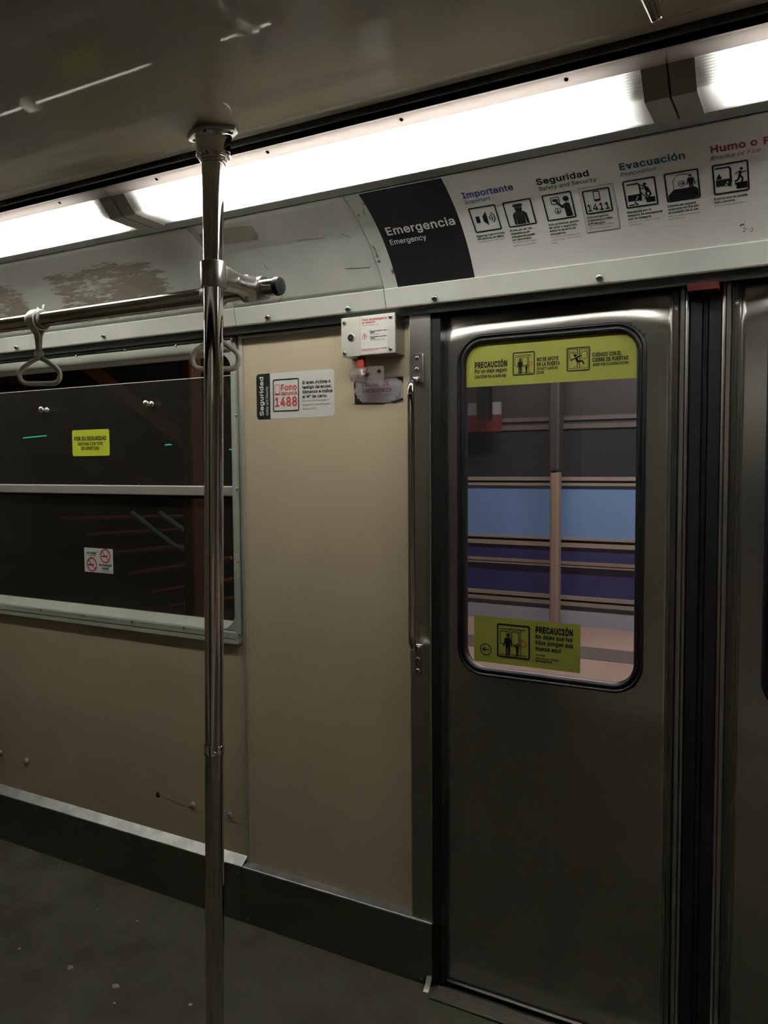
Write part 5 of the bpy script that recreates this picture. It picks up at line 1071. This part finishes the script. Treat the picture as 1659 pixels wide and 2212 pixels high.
# =================================================================== POLE, RAIL, STRAPS
ZC = 2.237
pc = atz(460, 284, ZC); PXc, PYc = pc.x, pc.y
pbm = at(464.5, 2190, PYc)
zb0 = 0.0
dirp = (pbm-Vector((PXc,PYc,ZC)))
pbot = Vector((PXc+dirp.x*(ZC/abs(dirp.z)), PYc, 0.0))
def pole_at(z): return Vector((PXc+(pbot.x-PXc)*(ZC-z)/ZC, PYc, z))
po = thing('grab_pole', 'chrome vertical grab pole from floor to ceiling left of centre', 'pole', pbot)
r = .0222
zj = at(464, 1618, PYc).z
zt = ZC-.062
ax = pole_at(ZC)-pole_at(0)
MB().lathe([(r,0),(r,(ZC-.38)),(r*1.05,ZC-.22),(r*1.16,ZC-.03)], pole_at(0)+Vector((0,0,.002)), ax, 48).build('shaft', 'chrome', po, angle=60)
MB().lathe([(r+.0005,-.012),(r+.0022,-.011),(r+.0022,.010),(r+.0012,.0115),(r+.0005,.0115)], pole_at(zj), ax, 40).build('joint_sleeve', 'chrome', po)
d_ = (CAM-pole_at(zj)); d_.z = 0; d_.normalize()
rivet(pole_at(zj-.002)+d_*(r+.002), d_, .0035, po, name='sleeve_screw', m='cast')
# ceiling flange: diamond plate, tapered cup with beads
h1 = atz(415, 294, ZC); h2 = atz(503, 273, ZC); fd = (h2-h1); fd.z = 0; fd.normalize(); fn_ = Vector((-fd.y, fd.x, 0))
rows = []; N = 48; cen = Vector((PXc,PYc,0))
def diamond(s):
    out = []
    for i in range(N):
        a = 2*PI*i/N; c, sn = math.cos(a), math.sin(a)
        # hull of a round centre and two end lobes
        best = 0
        for cx_, rad in ((-.050,.017),(.050,.017),(0,.044)):
            best = max(best, cx_*c+rad)
        # support function -> radial distance
        out.append((a, best))
    pts = []
    for i in range(N):
        a, hh = out[i]; a2, hn = out[(i+1)%N]; hp = out[i-1][1]; dh = (hn-hp)/(4*PI/N)
        x = hh*math.cos(a)-dh*math.sin(a); y = hh*math.sin(a)+dh*math.cos(a); pts.append((x*s, y*s))
    return pts
for s, z in ((1,ZC-.0005),(1,ZC-.008),(.975,ZC-.011),(.93,ZC-.0115)):
    rows.append([cen+fd*x+fn_*y+Vector((0,0,z)) for x,y in diamond(s)])
fl_ = MB().loops(rows, cap0=True, cap1=True).build('ceiling_flange', 'cast', po, angle=40)
MB().lathe([(.0425,-.010),(.0425,-.0125),(.0410,-.0145),(.0400,-.020),(.0385,-.046),(.0382,-.050),(.0392,-.052),(.0392,-.056),(.0375,-.0585),(.0310,-.0600),(.0320,-.062),(.0320,-.065),(.0300,-.0675),(.0275,-.069),(.0275,-.072),(r*1.12,-.073)], Vector((PXc,PYc,ZC)), (0,0,1), 48).build('cup', 'chrome', fl_, angle=30)
for s in (-1, 1):
    q = cen+fd*(.0485*s)+Vector((0,0,ZC-.0112))
    MB().lathe([(.0085,-.0005),(.0085,.001),(.0075,.0014),(.0065,.001),(.0065,-.0005)], q, (0,0,-1), 20).build('bolt_ring', 'chrome', fl_)
    MB().lathe([(.0064,-.001),(.0064,.0004),(.003,.0012),(0,.0014)], q, (0,0,-1), 16).build('bolt', 'black', fl_)
# rail
YR = -.40
ra = at(457, 640, YR); rb_ = at(0, 702, YR); ZR = (ra.z+rb_.z)/2
XE = at(606, 620, YR).x; RR = .0222
rail = thing('grab_rail', 'chrome horizontal grab rail ending beside the pole with a black cap', 'rail', (-2.5, YR, ZR))
MB().cyl((XL+.01,YR,ZR), (XE-.010,YR,ZR), RR, n=48).build('bar', 'chrome', rail, angle=60)
MB().lathe([(RR-.001,-.002),(RR+.0008,0),(RR+.0008,.008),(RR-.0015,.0125),(RR*.6,.0145),(0,.015)], (XE-.012,YR,ZR), (1,0,0), 32).build('end_cap', 'rubber', rail)
# clamp joining pole and rail
pz = pole_at(ZR); cl_ = MB()
hh = .029
cl_.lathe([(r+.0003,-hh),(r+.0062,-hh),(r+.0072,-hh+.0015),(r+.0072,hh-.0015),(r+.0062,hh),(r+.0003,hh)], pz, (0,0,1), 40)
xm = at(550, 624, YR).x
def loft(A, B, sa, sb, n=10, ex=2.6):
    """rounded bar from A to B; sections are super-ellipses (half width, half height) across the run"""
    A, B = Vector(A), Vector(B); t = (B-A).normalized(); u = t.cross(Vector((0,0,1))).normalized(); w = u.cross(t); rows = []
    for i in range(n+1):
        f = i/n; e = f*f*(3-2*f); a = sa[0]+(sb[0]-sa[0])*e; b = sa[1]+(sb[1]-sa[1])*e; p = A.lerp(B, f); row = []
        for k in range(24):
            th = 2*PI*k/24; c, s_ = math.cos(th), math.sin(th)
            row.append(p+u*(a*math.copysign(abs(c)**(2/ex), c))+w*(b*math.copysign(abs(s_)**(2/ex), s_)))
        rows.append(row)
    return rows
mid = Vector((pz.x*.42+xm*.58, PYc+(YR-PYc)*.58, ZR)); end = Vector((xm, YR, ZR))
cl_.loops(loft(pz+(mid-pz).normalized()*.016, mid, (.028,hh), (.021,.023)), cap0=True, cap1=True)
cl_ = cl_.build('pole_clamp', 'cast', po, angle=45)
c2 = MB(); c2.loops(loft(mid+(end-mid).normalized()*.0012, end, (.0205,.0225), (.030,.029)), cap0=True, cap1=True)
c2.lathe([(RR+.0003,-.032),(RR+.0062,-.032),(RR+.0072,-.0305),(RR+.0072,.0305),(RR+.0062,.032),(RR+.0003,.032)], end, (1,0,0), 40)
c2 = c2.build('rail_clamp', 'cast', po, angle=45)
nn = (mid-pz).normalized().cross(Vector((0,0,1))).normalized()
if nn.dot(CAM-pz) < 0: nn = -nn
q = pz.lerp(mid, .72)+nn*.0225; disc_screw(q, nn, .0072, parent=cl_, h=.003)
q = mid.lerp(end, .55)+Vector((0,0,-.0255)); disc_screw(q, (0,0,-1), .0072, parent=c2, h=.003)
q = mid.lerp(end, .5)+Vector((0,0,.0255)); disc_screw(q, (0,0,1), .0065, parent=c2, h=.003)
# straps
def strap(X, label):
    t = thing('strap_handle', label, 'handle', (X, YR, ZR-.17), 'hanging strap handles on the rail')
    ln = MB().lathe([(RR+.0004,-.026),(RR+.005,-.026),(RR+.006,-.024),(RR+.006,.024),(RR+.005,.026),(RR+.0004,.026)], (X,YR,ZR), (1,0,0), 36).build('rubber_sleeve', 'rubbergrey', t)
    MB().lathe([(RR+.0062,-.0165),(RR+.0088,-.016),(RR+.0095,-.0145),(RR+.0095,.0145),(RR+.0088,.016),(RR+.0062,.0165)], (X,YR,ZR), (1,0,0), 36).build('band', 'strapband', t)
    # two legs of the band closing into a flat neck
    nk = MB(); zn = ZR-.075
    for s in (-1, 1):
        rows = []
        for i in range(9):
            f = i/8; g_ = min(1, f/.62); e = g_*g_*(3-2*g_); y = YR+s*((RR+.0075)*(1-e)*.93+.0032*e); z = ZR-.011-(.061)*f; wx = .0155-.007*f
            rows.append([(X-wx,y-.0025,z),(X+wx,y-.0025,z),(X+wx,y+.0025,z),(X-wx,y+.0025,z)])
        nk.loops(rows, cap0=True, cap1=True)
    nk.box(X-.0085, X+.0085, YR-.0058, YR+.0058, ZR-.092, ZR-.066, .0015)
    nk = nk.build('neck', 'strapband', t, angle=40)
    for dz in (-.056,-.067): disc_screw((X, YR-.0058, ZR+dz), (0,-1,0), .0040, name='bolt', parent=nk, slot=False, h=.006)
    for dx, hgt in ((-.012,.013),(.012,.019)): MB().lathe([(.0035,0),(.0035,hgt),(.0028,hgt+.001),(0,hgt+.001)], (X+dx, YR+.008, ZR+RR+.004), (0,.25,1), 12).build('band_bolt', 'cast', t)
    zf = ZR-.094
    MB().lathe([(.0125,-.014),(.0135,-.013),(.0135,0),(.0125,.002),(.009,.003)], (X,YR,zf), (0,0,1), 24).build('ferrule', 'strap', t)
    d = Vector((.875,.484,0)); zt_ = zf-.016
    lp = [(0,0),(.016,-.007),(.042,-.024),(.056,-.036),(.0605,-.048),(.0605,-.057),(.056,-.069),(.047,-.0755),(.036,-.0775),(.0,-.0775)]
    full = lp + [(-a,b) for a,b in lp[-2:0:-1]]
    # smooth the outline
    for _ in range(2):
        n = len(full); nw = []
        for i in range(n):
            a, b = full[i], full[(i+1)%n]; nw += [(a[0]*.75+b[0]*.25, a[1]*.75+b[1]*.25), (a[0]*.25+b[0]*.75, a[1]*.25+b[1]*.75)]
        full = nw
    rg = MB().tube([Vector((X,YR,zt_+b))+d*a for a,b in full], .0072, 14, closed=True)
    rg.lathe([(.0118,.012),(.0115,.002),(.0095,-.006),(.005,-.010),(0,-.011)], (X,YR,zt_+.002), (0,0,1), 20)
    rg.build('grip_loop', 'strap', t, angle=60)
    return t
s1x = at(82, 692, YR).x; s2x = at(463, 640, YR).x
s1 = strap(s1x, 'grey triangular strap handle hanging near the left edge of the photo')
s2 = copy_tree(s1, None, (s2x-s1x, 0, 0)); s2['label'] = 'grey triangular strap handle half hidden behind the chrome pole'
# chrome stub hanging from the ceiling at top right
tipd = ray(1421, 46); tp_ = CAM+tipd*1.26; base = atz(1386, -46, ZC)
cs = MB(); cs.lathe([(.0,0),(.0075,.0008),(.0088,.003),(.0092,.006),(.0150,(base-tp_).length+.004)], tp_, base-tp_, 28)
cs = cs.build('ceiling_stub', 'chrome', angle=60, base=(base.x, base.y, base.z)); tag(cs, 'slanted chrome tube stub on the ceiling at the top edge of the photo', 'tube')
# spots on the floor
for i, (p, rad, lab) in enumerate((((151,2090),.0105,'small pale trodden spot on the dark floor, nearer the left edge'),((250,2130),.0125,'small pale trodden spot on the dark floor, nearer the pole'))):
    q = atz(*p, 0); mb = MB(); n = 14
    rs = [rad*random.uniform(.75,1.15) for _ in range(n)]
    mb.loops([[(q.x+k*rs[j]*math.cos(2*PI*j/n), q.y+k*rs[j]*.8*math.sin(2*PI*j/n), z) for j in range(n)] for k, z in ((1.05,.0002),(.9,.002),(.5,.003))], cap0=True, cap1=True)
    tag(mb.build('gum_spot', 'gum'), lab, 'stain')
for p, rad in (((42,2049),.005),((128,1871),.003),((210,1964),.003),((296,1989),.004),((247,2167),.004),((411,2170),.006)):
    q = atz(*p, 0); MB().lathe([(rad,.0002),(rad*.8,.0012),(0,.0014)], q, (0,0,1), 9).build('chip', 'gum', fl)

# =================================================================== FAR SIDE OF THE CAR (behind the camera)
wr = MB().box(XL, -2.0, YB-.03, YB, 0, 2.0).box(-1.25, -.55, YB-.03, YB, 0, 2.0).box(.85, XR, YB-.03, YB, 0, 2.0).build('wall_right', 'farwall', smooth=False); struct(wr, 'unseen wall behind the viewer, darkened to bounce less light')
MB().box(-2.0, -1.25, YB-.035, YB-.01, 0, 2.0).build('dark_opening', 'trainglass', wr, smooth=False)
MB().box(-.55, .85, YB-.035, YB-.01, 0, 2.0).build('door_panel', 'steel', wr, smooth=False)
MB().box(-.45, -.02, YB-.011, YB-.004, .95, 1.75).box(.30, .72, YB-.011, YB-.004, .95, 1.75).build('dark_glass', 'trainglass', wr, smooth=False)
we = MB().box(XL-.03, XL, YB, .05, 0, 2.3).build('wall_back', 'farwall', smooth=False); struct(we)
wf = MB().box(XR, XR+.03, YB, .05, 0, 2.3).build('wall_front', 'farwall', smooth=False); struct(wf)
cu = MB().box(XL, XR, YB, -2.02, 2.2, 2.27).build('ceiling_far', 'grey', smooth=False); cu.name = 'trim_12'; struct(cu)
ft = thing('ceiling_lamp', 'added unseen fill lamp on the far side of the car, behind the viewer', 'lamp', (-.9,-2.22,2.16))  # added out of view for weak fill light
MB().box(-3.2, 1.4, -2.30, -2.14, 2.185, 2.2).build('tray', 'housing', ft, smooth=False)
MB().box(-3.19, 1.39, -2.29, -2.15, 2.165, 2.1849).build('diffuser', 'filltube', ft, smooth=False)

# =================================================================== OUTSIDE
YT = 5.6
zp = -.02
pf = MB().box(-4.6, 8, .30, YT-.35, -.4, zp).build('platform_floor', 'platform', smooth=False); struct(pf, 'pinkish station platform floor'); pf.name = 'floor_platform'
MB().box(-4.6, 8, YT-1.55, YT-1.15, zp, zp+.004).build('edge_line', 'edge', pf, smooth=False)
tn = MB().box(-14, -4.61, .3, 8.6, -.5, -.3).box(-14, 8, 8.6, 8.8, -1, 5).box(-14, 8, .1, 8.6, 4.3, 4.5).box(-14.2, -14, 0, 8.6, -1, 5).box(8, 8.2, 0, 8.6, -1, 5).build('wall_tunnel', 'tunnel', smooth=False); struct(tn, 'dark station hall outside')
def zT(py, px=1200): return at(px, py, YT).z
tc = thing('metro_train', 'blue striped train standing across the platform, seen through the door window', 'train', (-3, YT, zp))
TX0, TX1_ = -6.2, 7.5
def band(n, m, p0, p1, y0=0.0, y1=.4): return MB().box(TX0, TX1_, YT+y0, YT+y1, zT(p1), zT(p0)).build(n, m, tc, smooth=False)
band('skirt', 'traingrey', 1305, 1350)
band('lower_trim', 'traintrim', 1297, 1305, -.03); band('lower_groove', 'black', 1292, 1297); band('lower_trim', 'traintrim', 1284, 1292, -.03)
band('navy_panel', 'trainnavy', 1180, 1284)
band('hand_rail', 'salmon', 1211, 1216, -.06, .0); band('hand_rail', 'traintrim', 1216, 1222, -.05, .0)
band('middle_trim', 'traintrim', 1171, 1180, -.03); band('middle_groove', 'black', 1165, 1171); band('middle_trim', 'traintrim', 1160, 1165, -.03)
band('light_blue_panel', 'trainlight', 1049, 1160)
band('sill_trim', 'traintrim', 1043, 1049, -.03); band('sill_groove', 'black', 1038, 1043); band('sill_trim', 'traintrim', 1030, 1038, -.03)
band('window_band', 'trainglass', 927, 1030)
band('head_trim', 'edge', 917, 927, -.02); band('head_groove', 'umber', 909, 917); band('head_trim', 'edge', 900, 909, -.02)
band('roof_panel', 'umber', 650, 900)
band('underframe', 'black', 1350, 1420, .1)
pp = thing('platform_post', 'slim salmon post on the platform beyond the door window', 'post', (at(1200,1345,YT-.3).x, YT-.3, zp))
xp = at(1200,1200,YT-.3).x
MB().box(xp-.043, xp+.043, YT-.36, YT-.25, zp, at(1200,1018,YT-.3).z, .02).build('post', 'salmon', pp, smooth=False)
MB().box(xp-.052, xp+.052, YT-.38, YT-.23, at(1200,1018,YT-.3).z, 4.2, .02).build('upper_sleeve', 'umber', pp, smooth=False)
a = at(1004, 872, YT-.2); b2 = at(1082, 932, YT-.2); zmid = at(1040,897,YT-.2).z
sg = thing('glass_reflection', 'red and grey reflection at upper left of the door window, built as boards', 'sign', ((a.x+b2.x)/2, YT-.2, b2.z))  # solid boards stand in for an interior reflection in the door glass
MB().box(a.x-.15, b2.x, YT-.23, YT-.18, b2.z, zmid).build('red_reflection', 'reflred', sg, smooth=False)
MB().box(a.x-.15, b2.x, YT-.23, YT-.18, zmid, a.z).build('grey_reflection', 'reflgrey', sg, smooth=False)
c_ = at(1051, 880, YT-.4).x
MB().box(c_-.06, c_+.06, YT-.5, YT-.4, zmid-.06, 4.3).build('reflection_bar', 'black', sg, smooth=False)
# things beyond the left window
def colm(px, w, y, label, m='brown'):
    x = at(px, 900, y).x; o = MB().box(x-w/2, x+w/2, y, y+w, zp, 4.2, .03).build('station_column', m, smooth=False); return tag(o, label, 'column')
colm(402, .15, 3.6, 'brown station column seen through left window beside the pole')
for (p0, p1, y, lab) in (((190,800),(470,1010),4.6,'brown slanting beam high beyond the left window'),((0,815),(330,1060),5.0,'brown slanting beam beyond the left window, nearer the left edge')):
    A = at(*p0, y); B = at(*p1, y); A = A+(A-B)*.15
    tag(MB().tube([A, B], .11, 4).build('slanted_beam', 'brown', smooth=False), lab, 'beam')
stc = thing('staircase', 'dark red station staircase beyond the lower left window', 'stairs', (at(420,1300,4.2).x, 4.2, zp))
for i, (p0, p1) in enumerate((((130,1120),(440,1115)),((190,1155),(460,1140)),((240,1195),(470,1172)),((280,1240),(500,1205)),((330,1280),(510,1250)),((370,1310),(515,1290)))):
    A = at(*p0, 4.2+.02*i); B = at(*p1, 4.2+.02*i); MB().tube([A, B], .022, 4).build('tread_edge', 'tread', stc, smooth=False)
for p0, p1, p2 in (((285,1108),(380,1180),(450,1205)),((345,1108),(410,1155),(450,1160))):
    MB().tube([at(*p0, 4.0), at(*p1, 4.0), at(*p2, 4.0)], .028, 8).build('handrail', 'paleglass', stc)
for i, (p0, p1, lab) in enumerate((((50,946),(100,941),'green signal light beyond the left window, leftmost'),((357,961),(410,958),'green signal light beyond the left window, just left of the pole'),((496,971),(508,971),'green signal light beyond the left window, right of the pole'))):
    A = at(*p0, 5.2); B = at(*p1, 5.2)
    tag(MB().tube([A, A.lerp(B,.5), B], .008, 6).build('signal_light', 'greenled', smooth=False), lab, 'light')
for x in (-1.0, 3.0):  # lamps added above the view to brighten platform and train
    sl_ = MB().box(x-1.4, x+1.4, 3.2, 3.5, 3.75, 3.85).build('added_station_lamp', 'addedlamp', smooth=False); tag(sl_, 'added unseen lamp lighting the platform', 'lamp', 'added lamps over the platform')

# world and view
w = bpy.data.worlds.new('world'); SC.world = w; w.use_nodes = True
w.node_tree.nodes['Background'].inputs[0].default_value = (.5,.5,.5,1); w.node_tree.nodes['Background'].inputs[1].default_value = 0.0
SC.view_settings.view_transform = 'Standard'; SC.view_settings.look = 'None'; SC.view_settings.gamma = 1
SC.view_settings.use_curve_mapping = False
SC.view_settings.exposure = 0.0
SC.cycles.max_bounces = 7; SC.cycles.transparent_max_bounces = 10
